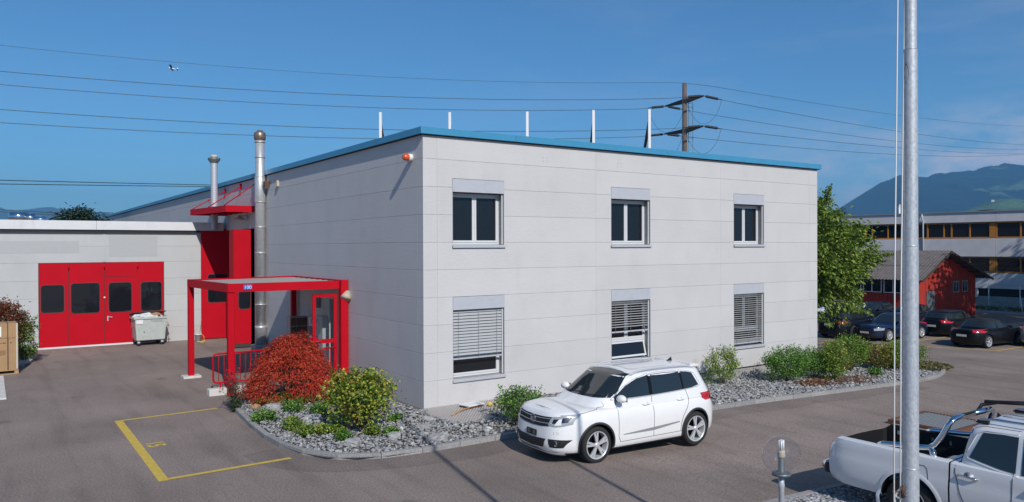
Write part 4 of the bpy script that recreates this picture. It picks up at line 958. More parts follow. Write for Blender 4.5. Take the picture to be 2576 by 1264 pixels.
cush = [(-3.89, .93, .22, .30, GR, 'dark green cushion plant at the kerb curve'), (-2.95, 1.55, .25, .3, GR, 'green leafy cushion plant below the maple'), (-2.55, .85, .22, .26, GR, 'green cushion plant behind the cracked boulder'), (-3.62, -.35, .2, .27, GY, 'light green cushion plant inside the kerb curve'), (-3.55, -1.0, .15, .2, GY, 'small light green plant below its larger twin at the kerb'), (-2.75, 3.0, .18, .25, GR, 'green plant tucked under the maple'), (-2.35, 2.55, .14, .2, GY, 'yellow-green low plant under the maple edge'), (-3.15, -1.1, .14, .18, GY, 'small sprouting plant before the cracked boulder'), (-2.85, -1.15, .13, .17, GY, 'small sprouting plant next to the dark rock'), (-3.02, -1.9, .12, .17, GR, 'tiny green plant near the kerb below the yellow shrub'), (-2.3, -1.9, .16, .13, GY, 'grey-green sprout in front of the yellow shrub stem'), (-1.95, -2.1, .10, .13, GR, 'tiny green tuft in open gravel nearest the kerb'), (-1.25, -.9, .08, .15, GR, 'tiny green tuft alone between yellow shrub and metal plate'), (-1.8, 2.0, .10, .14, GY, 'small light plant between maple and yellow shrub'), (-3.35, 2.9, .12, .18, GY, 'pale green tuft behind the brown rock'), (17.6, -2.1, .2, .25, GR, 'small green tuft alone in the far gravel')]
for x, y, h, r_, c_, lab in cush:
    shrub('cushion_plant', x, y, h*1.3, r_, r_, c_, lab, .055, 16, 22, 'low plants in the gravel', 'plant', .05, stems=2, zlow=.02, sprigs=0, aspect=.65)
# red flowering wild plant at the canopy post
e = empty('flowering_plant', (-4.08, 2.75, .05), 0, 'wild plant with red flowers at the foot of the canopy post', 'plant')
P = []; F_ = []
for k in range(46):
    a = random.uniform(0, 2*PI); h = random.uniform(.5, 1.15); sp = random.uniform(.05, .35); t = np.linspace(0, 1, 34)[:, None]
    q = t*np.array([sp*math.cos(a)-.05, sp*math.sin(a)+.1, h]); P.append(q[:24]+RNG.normal(0, .045, (24, 3))); F_.append(q[28:]+RNG.normal(0, .03, (6, 3)))
    MB().tube([(0, 0, 0), tuple(q[16]), tuple(q[-1])], [.008, .005, .003], 5).build('stem', MT['bark'], e)
leaves('foliage', np.abs(np.concatenate(P))*np.sign(np.concatenate(P)), .07, [(.06, .10, .04), (.09, .13, .06), (.05, .08, .03)], MT['leaf'], e, aspect=.3)
leaves('flower', np.concatenate(F_), .06, [(.55, .01, .04), (.45, .02, .03)], MT['leaf'], e, aspect=.8, kind='stuff')
shrub('red_leaved_shrub', -9.15, 15.9, 2.35, .85, .7, RD, 'dark red leaved shrub behind the cardboard crate', .09, 80, 30, cat='shrub', zlow=.3, spread=.13)
shrub('green_shrub', -8.35, 16.3, 1.75, .42, .5, GR+GY+RD[:1], 'slender green shrub between the cardboard crate and the red doors', .08, 60, 26, zlow=.02)
# the tree at the end of the building
def tree(name, x, y, z0, h, rad, label, cols, size, nclus, per, trunk_r=.16, low=-.85, group=None, spread=.28, hc=None, pin=0, cat='tree'):
    e = empty(name, (x, y, z0), 0, label, cat, group)
    hz = rad[2]; c = (0, 0, h-hz)
    P, D, cl = crown(c, rad, nclus, per, (spread, spread, spread*.8), .35, low)
    dr = D*np.array([1, 1, .4])
    for k in range(pin):                       # long shoots with paired leaves
        i = random.randrange(len(cl)); b = cl[i]; d = (b-np.array(c)); d /= np.linalg.norm(d); d = d*np.array([1, 1, .7])+np.array([0, 0, .45]); L_ = random.uniform(.6, 1.1)
        t = np.repeat(np.linspace(0, 1, 14), 2)[:, None]; q = b+t*d*L_-np.array([0, 0, 1])*t**2*.25; side = np.cross(d, [0, 0, 1.]); side /= np.linalg.norm(side)+1e-6
        sg = np.tile([1, -1], 14)[:, None]; P = np.concatenate([P, q]); dr = np.concatenate([dr, side*sg+d*.3+np.array([0, 0, -.5])])
    leaves('crown', P, size, cols, MT['leaf'], e, aspect=.42, dirs=dr, droop=.35)
    tr = MB(); tr.tube([(0, 0, -.3), (.05, .02, (h-hz)*.5), (0, .05, h-hz), (0.02, 0, h-hz*.3)], [trunk_r*1.3, trunk_r, trunk_r*.75, trunk_r*.3], 10); tr.build('trunk', MT['bark'], e)
    tips = [tuple(cl[i]) for i in RNG.integers(0, len(cl), 16)]
    for t in tips:
        s_ = (0, .03, (h-hz)*random.uniform(.6, 1.1)); limbs(e, s_, [t], trunk_r*.35)
    return e
TG = [(.13, .21, .03), (.18, .28, .04), (.25, .35, .05), (.08, .14, .025), (.34, .41, .07), (.06, .11, .02)]
tree('broadleaf_tree', 24.0, 5.2, gz(24), 7.3, (3.5, 3.0, 3.05), 'leafy green tree standing past the end of the grey building', TG, .20, 560, 50, pin=240, spread=.23)
p = at(197, 590, 62); tree('distant_tree', p.x, p.y, 0, 7.3, (2.1, 2.0, 1.9), 'small dark tree showing above the workshop roof', [(.03, .06, .03), (.045, .08, .04), (.02, .04, .02)], .34, 170, 40, spread=.32)
# a loose row of trees out of the picture throws the dappled shade on the barn
for i, (x, y, h) in enumerate(((46.5, -1.5, 12.5), (53.5, -3.0, 14.0))):
    tree('lime_tree', x, y, -.83, h, (3.6, 3.2, 4.6), ['tall loose lime tree beyond the parking bays, nearest the red barn', 'tall loose lime tree beyond the parking bays, farther from the red barn'][i], TG, .5, 190, 34, spread=.5, group='lime trees beside the parking bays')
# ------------------------------------------------------------------ vehicles
def interp(x, kn): return float(np.interp(x, [k[0] for k in kn], [k[1] for k in kn]))
def smooth_kn(kn, L, w_=.10):
    xs = np.linspace(-L/2-.2, L/2+.2, 260); y = np.interp(xs, [k[0] for k in kn], [k[1] for k in kn])
    k = max(1, int(w_/(xs[1]-xs[0]))); ker = np.ones(2*k+1)/(2*k+1); y = np.convolve(np.pad(y, k, 'edge'), ker, 'valid')
    return lambda x: float(np.interp(x, xs, y))
def outline(nf, nr, N_=88):
    a = np.linspace(0, 2*PI, 4000, endpoint=False)+1e-4
    c, s = np.cos(a), np.sin(a); n = np.where(c > 0, nf, nr)
    X = np.sign(c)*np.abs(c)**(2/n); Y = np.sign(s)*np.abs(s)**(2/n)
    # resample upper half evenly, mirror
    h = (s > 0); Xh, Yh = X[h]*2.3, Y[h]; d = np.concatenate([[0], np.cumsum(np.hypot(np.diff(Xh), np.diff(Yh)))]); t = np.linspace(0, d[-1], N_//2)
    x = np.interp(t, d, Xh/2.3); y = np.interp(t, d, Yh); y[0] = y[-1] = .0
    y = np.maximum(y, 0); 
    return x, y
def shell(rings, zb, zt, nf, nr, crown=.03, M_=10, N_=88):
    """rings: (t, half width, x front, x rear); stacked outlines closed by a crowned top"""
    X, Y = outline(nf, nr, N_); h = len(X); vs = []; fs = []
    full = [(X[i], Y[i]) for i in range(h)]+[(X[i], -Y[i]) for i in range(h-2, 0, -1)]; n = len(full)
    for t, hw, xf, xr in rings:
        cx, ax = (xf+xr)/2, (xf-xr)/2
        for (a, b) in full:
            x = cx+ax*a; z0 = zb(x) if callable(zb) else zb; vs.append((x, hw*b, z0+t*(zt(x)-z0)))
    for k in range(len(rings)-1):
        for i in range(n): j = (i+1) % n; fs.append((k*n+i, k*n+j, (k+1)*n+j, (k+1)*n+i))
    base = (len(rings)-1)*n
    # top: strips across between mirrored points
    t, hw, xf, xr = rings[-1]; cx, ax = (xf+xr)/2, (xf-xr)/2
    idx = {}
    for i in range(1, h-1):
        x = cx+ax*X[i]; yy = hw*Y[i]; row = [base+i]
        for k in range(1, M_):
            y = yy*(1-2*k/M_); q = 1-(2*k/M_-1)**2
            z0 = zb(x) if callable(zb) else zb
            vs.append((x, y, z0+t*(zt(x)-z0)+crown*q*min(1, yy/.4))); row.append(len(vs)-1)
        row.append(base+n-i); idx[i] = row
    for i in range(1, h-2):
        a, b = idx[i], idx[i+1]
        for k in range(M_): fs.append((a[k], a[k+1], b[k+1], b[k]))
    fs.append(tuple([base]+idx[1])); fs.append(tuple([base+h-1]+idx[h-2][::-1]))
    # bottom
    fs.append(tuple(range(n-1, -1, -1)))
    return vs, fs
def to_obj(name, vs, fs, mats):
    me = bpy.data.meshes.new(name); me.from_pydata(vs, [], fs)
    for m_ in mats: me.materials.append(m_)
    bm = bmesh.new(); bm.from_mesh(me); bmesh.ops.recalc_face_normals(bm, faces=bm.faces); bm.to_mesh(me); bm.free()
    o = bpy.data.objects.new(name, me); COL.objects.link(o); return o
def boolean(o, cutter, op='DIFFERENCE'):
    md = o.modifiers.new('b', 'BOOLEAN'); md.operation = op; md.object = cutter; md.solver = 'EXACT'
    bpy.context.view_layer.update(); dg = bpy.context.evaluated_depsgraph_get()
    me = bpy.data.meshes.new_from_object(o.evaluated_get(dg)); o.modifiers.clear(); old = o.data; o.data = me; bpy.data.meshes.remove(old)
    bpy.data.objects.remove(cutter)
class Car:
    def __init__(s, sp):
        s.sp = sp; L, W_ = sp['L'], sp['W']; s.L = L; s.W = W_; hw = W_/2; F, Rr = L/2, sp.get('rear', -L/2)
        zt = smooth_kn(sp['top'], L, .07); s.zt = zt; zb = sp.get('zb', .22)
        rk = sp.get('rings') or [(0, .90, .14, .12), (.06, .955, .05, .05), (.2, .985, .0, .0), (.42, 1.0, .0, .0), (.62, .995, .012, .0), (.78, .985, .03, .01), (.90, .962, .06, .03), (.965, .93, .10, .05), (1, .88, .17, .10)]
        vs, fs = shell([(t, hw*k, F-a, Rr+b) for t, k, a, b in rk], zb, zt, sp.get('nf', 4.2), sp.get('nr', 5.5), .03)
        s.mats = [MT[sp['paint']], MT['black']]
        lo = to_obj('body', vs, fs, s.mats); r_ = sp['wr']+sp.get('archgap', .045)
        for ax in (sp['fa'], sp['ra']):
            for sg in (1, -1):
                m = MB(); m.lathe([(r_, sg*(hw-.30)), (r_, sg*(hw+.25))], 40, (ax, 0, sp['wr']+.01), 'y'); c = m.build('cut', MT['black'])
                boolean(lo, c)
        if 'cut' in sp:
            for c in sp['cut'](s): boolean(lo, c)
        me = lo.data
        for p in me.polygons:
            c = p.center
            for ax in (sp['fa'], sp['ra']):
                if math.hypot(c.x-ax, c.z-sp['wr']-.01) < r_+.004 and abs(c.y) > hw-.32: p.material_index = 1
            if p.normal.z < -.75 and c.z < zb+.08: p.material_index = 1
            if 'dark' in sp and sp['dark'](c, p.normal): p.material_index = 1
        vs2, fs2 = [], []
        V = [tuple(v.co) for v in me.vertices]; Fc = [tuple(p.vertices) for p in me.polygons]; mi = [p.material_index for p in me.polygons]
        bpy.data.objects.remove(lo)
        g = sp['gh']; gt = smooth_kn(g['top'], L, .12)
        gb = g['z0']
        gr = [(t, g['hw0']+(g['hw1']-g['hw0'])*(t**1.15), g['xf0']+(g['xf1']-g['xf0'])*t**.92, g['xr0']+(g['xr1']-g['xr0'])*t**1.1) for t in (0, .2, .4, .6, .78, .9)]
        gr += [(.965, g['hw1']*.955+.0, g['xf1']-.05, g['xr1']+.05), (1, g['hw1']*.86, g['xf1']-.17, g['xr1']+.14)]
        vs2, fs2 = shell(gr, gb, gt, g.get('nf', 5), g.get('nr', 6), g.get('crown', .045), 10, 72)
        b = len(V); V += [tuple(v) for v in vs2]; Fc += [tuple(i+b for i in f) for f in fs2]; mi += [0]*len(fs2)
        s.bvh = BVHTree.FromPolygons([Vector(v) for v in V], Fc)
        me = bpy.data.meshes.new('body'); me.from_pydata(V, [], Fc)
        for m_ in s.mats: me.materials.append(m_)
        me.polygons.foreach_set('material_index', mi)
        bm = bmesh.new(); bm.from_mesh(me); bmesh.ops.recalc_face_normals(bm, faces=bm.faces); bm.to_mesh(me); bm.free()
        s.root = empty(sp['name'], (0, 0, 0)); s.body = link('body', me, None, s.root); autosmooth(s.body, 38)
    def cast(s, axis, a, b):
        o, d = {'y+': ((a, 3, b), (0, -1, 0)), 'y-': ((a, -3, b), (0, 1, 0)), 'x+': ((5, a, b), (-1, 0, 0)), 'x-': ((-5, a, b), (1, 0, 0)), 'z': ((a, b, 4), (0, 0, -1))}[axis]
        h = s.bvh.ray_cast(Vector(o), Vector(d))
        return (h[0], h[1] if h[1].dot(Vector(d)) < 0 else -h[1]) if h[0] is not None else None
    def patch(s, name, axis, top, bot, mt, off=.006, nu=14, nv=6, parent=None, both=False, thick=0):
        """surface patch between two polylines, laid on the body"""
        res = []
        for sg in ((1, -1) if both else (1,)):
            ax = axis
            if both and sg == -1:
                if axis == 'y+': ax = 'y-'; T, B = top, bot
                else: T = [(-a, b) for a, b in top]; B = [(-a, b) for a, b in bot]
            else: T, B = top, bot
            def rs(P):
                P = np.array(P, float); d = np.concatenate([[0], np.cumsum(np.hypot(*np.diff(P, axis=0).T))]); t = np.linspace(0, d[-1], nu+1); return np.stack([np.interp(t, d, P[:, 0]), np.interp(t, d, P[:, 1])], 1)
            T, B = rs(T), rs(B); vs = []; last = None
            for j in range(nv+1):
                for i in range(nu+1):
                    q = T[i]*(1-j/nv)+B[i]*j/nv; h = s.cast(ax, q[0], q[1])
                    if h is None:
                        g = {'y+': (q[0], s.W/2, q[1]), 'y-': (q[0], -s.W/2, q[1]), 'x+': (s.L/2, q[0], q[1]), 'x-': (-s.L/2, q[0], q[1]), 'z': (q[0], q[1], 1.5)}[ax]
                        n_ = s.bvh.find_nearest(Vector(g)); h = (n_[0], n_[1])
                    vs.append(tuple(h[0]+h[1]*off))
            fs = [(j*(nu+1)+i, j*(nu+1)+i+1, (j+1)*(nu+1)+i+1, (j+1)*(nu+1)+i) for j in range(nv) for i in range(nu)]
            me = bpy.data.meshes.new(name); me.from_pydata(vs, [], fs); me.materials.append(MT[mt] if isinstance(mt, str) else mt)
            for p in me.polygons: p.use_smooth = True
            # face outwards
            n0 = sum((p.normal for p in me.polygons), Vector()); out_ = {'y+': Vector((0, 1, 0)), 'y-': Vector((0, -1, 0)), 'x+': Vector((1, 0, 0)), 'x-': Vector((-1, 0, 0)), 'z': Vector((0, 0, 1))}[ax]
            if n0.dot(out_) < 0: me.flip_normals()
            res.append(link(name, me, None, parent or s.root))
        return res
    def seam(s, name, axis, pts, r=.004, mt='seam', both=False, off=.0, parent=None, n=5, step=.05):
        for sg in ((1, -1) if both else (1,)):
            ax = axis
            if both and sg == -1 and axis == 'y+': ax = 'y-'
            P = [Vector(p) for p in (pts if not (both and sg == -1 and axis != 'y+') else [(-a if axis[0] == 'x' else a, -b if axis == 'z' else b) for a, b in pts])]
            Q = resample([p.to_2d() for p in P], step); out_ = []
            for q in Q:
                h = s.cast(ax, q.x, q.y)
                if h: out_.append(h[0]+h[1]*off)
            if len(out_) > 1: MB().tube(out_, r, n).build(name, MT[mt], parent or s.root, fix=False)
    def arch_trim(s, mt='dark_trim', w_=.045):
        sp = s.sp; r0 = sp['wr']+sp.get('archgap', .045)
        for ax in (sp['fa'], sp['ra']):
            for sg in (1, -1):
                vs = []; n = 28
                for i in range(n+1):
                    a = PI*(-.08+1.16*i/n); 
                    for k, rr_ in enumerate((r0-.004, r0+w_*.5, r0+w_)):
                        x, z = ax+rr_*math.cos(a), sp['wr']+.01+rr_*math.sin(a)
                        h = s.cast('y+' if sg > 0 else 'y-', x if k else ax+(r0+.012)*math.cos(a), z if k else sp['wr']+.01+(r0+.012)*math.sin(a))
                        y = h[0].y if h else sg*s.W/2
                        vs.append((x, y+sg*(.012, .014, .003)[k], z))
                fs = [(3*i+k, 3*i+k+1, 3*i+k+4, 3*i+k+3) for i in range(n) for k in (0, 1)]
                MB().add(vs, fs, 0, True).build('arch_trim', MT[mt], s.root)
    def wheels(s, style='five', rim='rimmetal', rr=.235, tw=.235):
        sp = s.sp; R_ = sp['wr']
        w = empty('wheel', (0, 0, 0)); w.parent = s.root
        MB().lathe([(rr+.005, -tw/2+.01), (R_-.03, -tw/2), (R_-.006, -tw/2+.03), (R_, -tw/4), (R_, tw/4), (R_-.006, tw/2-.03), (R_-.03, tw/2), (rr+.005, tw/2-.01)], 44, axis='y', cap=False).build('tyre', MT['rubber'], w)
        m = MB(); m.lathe([(rr+.006, tw/2-.012), (rr-.012, tw/2-.006), (rr-.02, tw/2-.03), (rr-.025, -tw/2+.02)], 44, axis='y', cap=False)
        ns_ = {'five': 5, 'six': 6, 'multi': 10, 'ten': 10}[style]
        for k in range(ns_):
            a = 2*PI*k/ns_+.2
            offs = (-.055, .055) if style == 'five' else ((0,) if style != 'multi' else (-.02, .02))
            for o_ in offs:
                c, sn = math.cos(a), math.sin(a); c2, s2 = math.cos(a+o_*2.6), math.sin(a+o_*2.6)
                y0, y1 = tw/2-.02, tw/2-.03
                m.bar((.035*c, y0-.012, .035*sn), ((rr-.01)*c2, y1, (rr-.01)*s2), .040 if style == 'five' else .022, .03, up=(0, 1, 0))
        m.lathe([(.06, tw/2-.07), (.06, tw/2-.02), (.03, tw/2-.005), (0, tw/2-.004)], 16, axis='y')
        m.build('rim', MT[rim], w)
        MB().lathe([(rr-.03, -.02), (.0, -.02)], 24, axis='y').build('brake_disc', MT['black'], w)
        for i, ax in enumerate((sp['fa'], sp['ra'])):
            for sg in (1, -1):
                o = w if (i == 0 and sg == 1) else copy_tree(w, s.root)
                o.location = (ax, sg*(s.W/2-tw/2-.02), R_)
                if sg < 0: o.rotation_euler = (0, 0, PI)
        return w
    def mirrors(s, x, z, mt, big=1.0):
        for sg in (1, -1):
            h = s.cast('y+' if sg > 0 else 'y-', x, z); y = h[0].y if h else sg*s.W/2
            bm = bmesh.new(); bmesh.ops.create_icosphere(bm, subdivisions=3, radius=1)
            for v in bm.verts:
                c = v.co; v.co = Vector((max(-.55, c.x)*.10*big, c.y*.135*big, (c.z*.095 if c.z > 0 else c.z*.075)*big))
            me = bpy.data.meshes.new('wing_mirror'); bm.to_mesh(me); bm.free(); me.materials.append(MT[mt])
            for p in me.polygons: p.use_smooth = True
            o = link('wing_mirror', me, None, s.root); o.location = (x-.02, y+sg*.15, z+.05)
            MB().box(-.02, .05, -sg*.16 if sg > 0 else .05, -.05 if sg > 0 else .16, -.05, -.02).build('mirror_foot', MT['black'], o)
            m = MB(); m.box(-.062, -.058, -.10, .10, -.05, .06); m.build('mirror_glass', MT['carglass'], o)
    def place(s, x, y, yaw, z=None, pitch=0, **kw):
        s.root.location = (x, y, gz(x) if z is None else z); s.root.rotation_euler = (0, -pitch, R(yaw)); prop(s.root, **kw); return s.root
# ---- white compact SUV (the main car)
def main_suv():
    sp = dict(name='parked_car', L=4.43, W=1.80, wr=.348, fa=1.30, ra=-1.30, rear=-2.07, zb=.21, paint='white_paint', nf=5.0, nr=5.6,
        top=[(2.3, .89), (2.16, .945), (2.02, .995), (1.75, 1.05), (1.3, 1.105), (.95, 1.14), (0, 1.115), (-1.2, 1.14), (-1.85, 1.15), (-2.0, 1.10), (-2.2, 1.0)],
        rings=[(0, .90, .16, .12), (.05, .95, .07, .05), (.13, .975, .02, .02), (.28, .985, .0, .0), (.45, .995, .02, .0), (.62, 1.0, .035, .01), (.78, .99, .06, .03), (.90, .965, .10, .06), (.965, .93, .15, .09), (1, .86, .24, .15)],
        gh=dict(z0=.98, hw0=.83, hw1=.70, xf0=1.36, xf1=.42, xr0=-2.0, xr1=-1.62, nf=4.5, nr=6, crown=.05, top=[(1.4, 1.56), (.5, 1.605), (0, 1.65), (-.8, 1.675), (-1.5, 1.65), (-2.0, 1.61), (-2.3, 1.59)]))
    c = Car(sp); r_ = c.root
    # glass
    c.patch('windscreen', 'x+', [(-.58, 1.562), (-.3, 1.592), (0, 1.60), (.3, 1.592), (.58, 1.562)], [(-.72, 1.165), (-.4, 1.15), (0, 1.145), (.4, 1.15), (.72, 1.165)], 'carglass', nu=24, nv=12, off=.005)
    zt_ = [(.62, 1.19), (.32, 1.36), (.08, 1.475), (-.12, 1.51)]
    c.patch('side_window', 'y+', [(.78, 1.16), (.48, 1.36), (.20, 1.485), (-.06, 1.53)], [(.78, 1.14), (.3, 1.145), (-.06, 1.15)], 'carglass', both=True, nu=18, nv=8)
    c.patch('side_window', 'y+', [(-.16, 1.537), (-.5, 1.545), (-.92, 1.535)], [(-.16, 1.152), (-.6, 1.165), (-.97, 1.18)], 'carglass', both=True, nu=14, nv=7)
    c.patch('side_window', 'y+', [(-.99, 1.532), (-1.15, 1.52), (-1.30, 1.485)], [(-1.04, 1.183), (-1.25, 1.195), (-1.46, 1.23)], 'carglass', both=True, nu=10, nv=7)
    c.patch('window_pillar', 'y+', [(-.055, 1.531), (-.165, 1.538)], [(-.055, 1.149), (-.165, 1.153)], 'black_paint', both=True, nu=3, nv=6, off=.004)
    c.patch('window_pillar', 'y+', [(-.915, 1.537), (-.995, 1.534)], [(-.965, 1.179), (-1.045, 1.184)], 'black_paint', both=True, nu=3, nv=6, off=.004)
    ch = [(.86, 1.125), (.54, 1.34), (.24, 1.49), (-.05, 1.55), (-.5, 1.565), (-.95, 1.555), (-1.2, 1.53), (-1.36, 1.48), (-1.52, 1.24), (-1.45, 1.205), (-1.2, 1.18), (-.9, 1.165), (-.1, 1.138), (.4, 1.13), (.86, 1.125)]
    for xx in (-.06, -.16, -.925, -.99): c.seam('window_divider', 'y+', [(xx, 1.53), (xx-(.05 if xx < -.5 else 0), 1.16)], .006, 'dark_trim', both=True)
    c.seam('window_trim', 'y+', ch, .009, 'alu', both=True)
    c.patch('rear_window', 'x-', [(-.54, 1.52), (.54, 1.52)], [(-.62, 1.18), (.62, 1.18)], 'carglass', nu=12, nv=6)
    # panel gaps
    c.seam('door_gap', 'y+', [(.78, 1.10), (.80, .8), (.79, .45), (.74, .34)], .0055, both=True); c.seam('door_gap', 'y+', [(-.11, 1.13), (-.11, .36)], .0055, both=True)
    c.seam('door_gap', 'y+', [(-1.05, 1.18), (-1.12, .98), (-1.03, .82), (-.91, .66), (-.86, .5), (-.85, .36)], .0055, both=True); c.seam('door_gap', 'y+', [(.74, .345), (-.86, .36)], .005, both=True)
    c.seam('bonnet_gap', 'y+', [(1.02, 1.10), (1.02, 1.02), (1.4, .985), (1.72, .955)], .005, both=True)
    # side sill strip
    c.patch('side_moulding', 'y+', [(.68, .49), (-.1, .535), (-.80, .575)], [(.68, .478), (-.1, .475), (-.80, .555)], 'alu_grey', both=True, off=.012, nu=14, nv=2)
    # front
    gl = [(y, .835-.0*abs(y)) for y in np.linspace(-.50, .50, 9)]
    c.patch('grille', 'x+', [(-.56, .905), (-.3, .885), (0, .875), (.3, .885), (.56, .905)], [(-.50, .735), (-.25, .705), (0, .695), (.25, .705), (.50, .735)], 'black', nu=20, nv=6, off=.008)
    for z in (.845, .765):
        c.seam('grille_bar', 'x+', [(-.54, z+.025), (-.2, z), (0, z-.005), (.2, z), (.54, z+.025)], .006, 'alu', off=.010)
    e = empty('badge', (0, 0, 0)); e.parent = r_
    h = c.cast('x+', 0, .805); bx = h[0].x+.014
    m = MB(); m.tube([(bx, .072*math.cos(a), .805+.072*math.sin(a)) for a in np.linspace(0, 2*PI, 24, endpoint=False)], .009, 6, closed=True)
    m.lathe([(.066, -.006), (.066, -.003)], 24, (bx, 0, .805), 'x', 1)
    def bar2(a, b): m.bar((bx+.006, a[0], .805+a[1]), (bx+.006, b[0], .805+b[1]), .011, .011, up=(1, 0, 0))
    bar2((-.032, .058), (-.006, .008)); bar2((-.006, .008), (.006, .008)); bar2((.006, .008), (.032, .058))
    bar2((-.056, .035), (-.026, -.055)); bar2((-.026, -.055), (0, -.002)); bar2((0, -.002), (.026, -.055)); bar2((.026, -.055), (.056, .035))
    m.build('emblem', [MT['chrome'], MT['blue_paint']], r_); bpy.data.objects.remove(e)
    # headlights
    for sg in (1, -1):
        def y_(L_): return [(sg*a, b) for a, b in L_]
        hl = c.patch('headlight', 'x+', y_([(.52, .905), (.66, .922), (.76, .935), (.80, .94)]), y_([(.46, .75), (.60, .735), (.72, .75), (.80, .79)]), 'head_clear', nu=10, nv=6, off=.010)[0]
        c.patch('lamp_inner', 'x+', y_([(.56, .865), (.64, .875)]), y_([(.55, .79), (.64, .80)]), 'black', nu=4, nv=3, off=.013, parent=hl)
        c.patch('lamp_inner', 'x+', y_([(.69, .90), (.77, .91)]), y_([(.68, .81), (.76, .825)]), 'blue_paint', nu=4, nv=3, off=.013, parent=hl)
        c.patch('lamp_reflector', 'x+', y_([(.645, .865), (.685, .885)]), y_([(.60, .76), (.70, .775)]), 'white', nu=4, nv=3, off=.014, parent=hl)
        c.patch('headlight', 'y+' if sg > 0 else 'y-', [(1.99, .94), (1.80, .955), (1.64, .955)], [(1.99, .79), (1.86, .83), (1.68, .915)], 'head_clear', nu=8, nv=4, off=.010)
        c.patch('fog_lamp_panel', 'x+', y_([(.50, .505), (.62, .51), (.805, .505)]), y_([(.53, .36), (.62, .355), (.73, .36)]), 'black', nu=8, nv=5, off=.007)
        hh = c.cast('x+', sg*.64, .435)
        m = MB(); m.lathe([(.055, -.01), (.055, .014), (.042, .010), (0, .004)], 18, (hh[0].x, sg*.64, .435), 'x', 0); m.build('fog_lamp', MT['chrome'], r_)
        c.patch('tail_light', 'x-', y_([(.60, 1.06), (.80, 1.06)]), y_([(.60, .90), (.82, .90)]), 'tail_red', nu=6, nv=4, off=.008)
        c.patch('tail_light', 'y+' if sg > 0 else 'y-', [(-2.02, 1.09), (-1.92, 1.08), (-1.83, 1.03)], [(-2.02, .90), (-1.94, .89), (-1.87, .93)], 'tail_red', nu=6, nv=4, off=.010)
        c.seam('lamp_washer', 'x+', y_([(.60, .635), (.68, .64), (.68, .60), (.60, .595), (.60, .635)]), .003, 'seam')
    c.patch('lower_grille', 'x+', [(-.50, .50), (0, .47), (.38, .495)], [(-.44, .335), (0, .31), (.36, .335)], 'black', nu=16, nv=5, off=.008)
    c.patch('lower_grille', 'x+', [(.38, .495), (.44, .50)], [(.36, .335), (.37, .335)], 'black', nu=4, nv=5, off=.008)
    for z in (.36, .40, .44): c.seam('grille_mesh', 'x+', [(-.42, z), (.36, z)], .004, 'dark_trim', off=.01)
    pl = MB(); h = c.cast('x+', 0, .56); px_ = h[0].x+.02
    pl.bbox(px_-.02, px_+.006, -.16, .16, .505, .615, .006); po = pl.build('plate_holder', MT['black'], r_)
    m = MB()
    for z in (.585, .56, .535):
        for y in (-.12, .06): m.box(px_+.007, px_+.009, y, y+.07, z, z+.008)
    m.build('holder_rib', MT['alu_grey'], po)
    c.patch('bumper_lip', 'x+', [(-.72, .285), (0, .272), (.72, .285)], [(-.70, .235), (0, .225), (.70, .235)], 'white_paint', nu=18, nv=3, off=.03)
    # handles, mirror, rails, antenna, wipers
    for sg in (1, -1):
        for x in (.05, -.88):
            h = c.cast('y+' if sg > 0 else 'y-', x, .985); y = h[0].y
            m = MB(); m.lathe([(.05, -.004), (.055, .002), (0, .003)], 16, (x-.0, y, .985), 'y'); hb = m.build('handle_recess', MT['white_paint'], r_)
            m = MB(); m.tube([(x+.09, y, .99), (x+.07, y+sg*.03, .992), (x-.07, y+sg*.03, .992), (x-.09, y, .99)], .014, 8); m.build('door_handle', MT['white_paint'], r_)
        rail = []
        for t in np.linspace(0, 1, 14):
            x = .30-1.72*t; h = c.cast('z', x, sg*.625); z = h[0].z+.055*math.sin(PI*min(1, max(0, t*1.0)))**.35 if 0 < t < 1 else h[0].z
            rail.append((x, sg*.625, z))
        MB().tube(rail, .018, 8).build('roof_rail', MT['alu'], r_)
    c.mirrors(.76, 1.11, 'white_paint', .88)
    h = c.cast('z', -1.35, 0); m = MB(); m.add([(-1.28, -.015, h[0].z-.01), (-1.28, .015, h[0].z-.01), (-1.44, .02, h[0].z-.01), (-1.44, -.02, h[0].z-.01), (-1.43, 0, h[0].z+.085), (-1.37, 0, h[0].z+.05)], [(0, 1, 5), (1, 2, 4, 5), (2, 3, 4), (3, 0, 5, 4)]); m.build('antenna', MT['black'], r_)
    for y0, y1 in ((-.5, .0), (.08, .58)):
        pts = []
        for t in np.linspace(0, 1, 6):
            y = y0+(y1-y0)*t; h = c.cast('x+', y, 1.165+.03*t); pts.append(h[0]+h[1]*.02)
        MB().tube(pts, .007, 5).build('wiper', MT['black'], r_)
    m = MB(); z = 1.635; m.add([(-1.45, -.54, z), (-1.45, .54, z), (-1.76, .50, z-.03), (-1.76, -.50, z-.03), (-1.45, -.54, z-.06), (-1.45, .54, z-.06), (-1.73, .50, z-.07), (-1.73, -.50, z-.07)], [(0,1,2,3),(4,7,6,5),(0,4,5,1),(1,5,6,2),(2,6,7,3),(3,7,4,0)]); m.build('roof_spoiler', MT['white_paint'], r_)
    c.patch('sunroof', 'z', [(.1, -.38), (.1, .38)], [(-.95, -.36), (-.95, .36)], 'white_paint', nu=8, nv=8, off=.004)
    c.arch_trim('dark_trim', .035); c.wheels('five', rr=.258, tw=.245)
    c.root.scale = (1.06, 1.06, 1.06); c.place(1.98, -5.41, 178.3, -.03, .008, label='white compact SUV with roof rails parked before the grey building', cat='car')
main_suv()
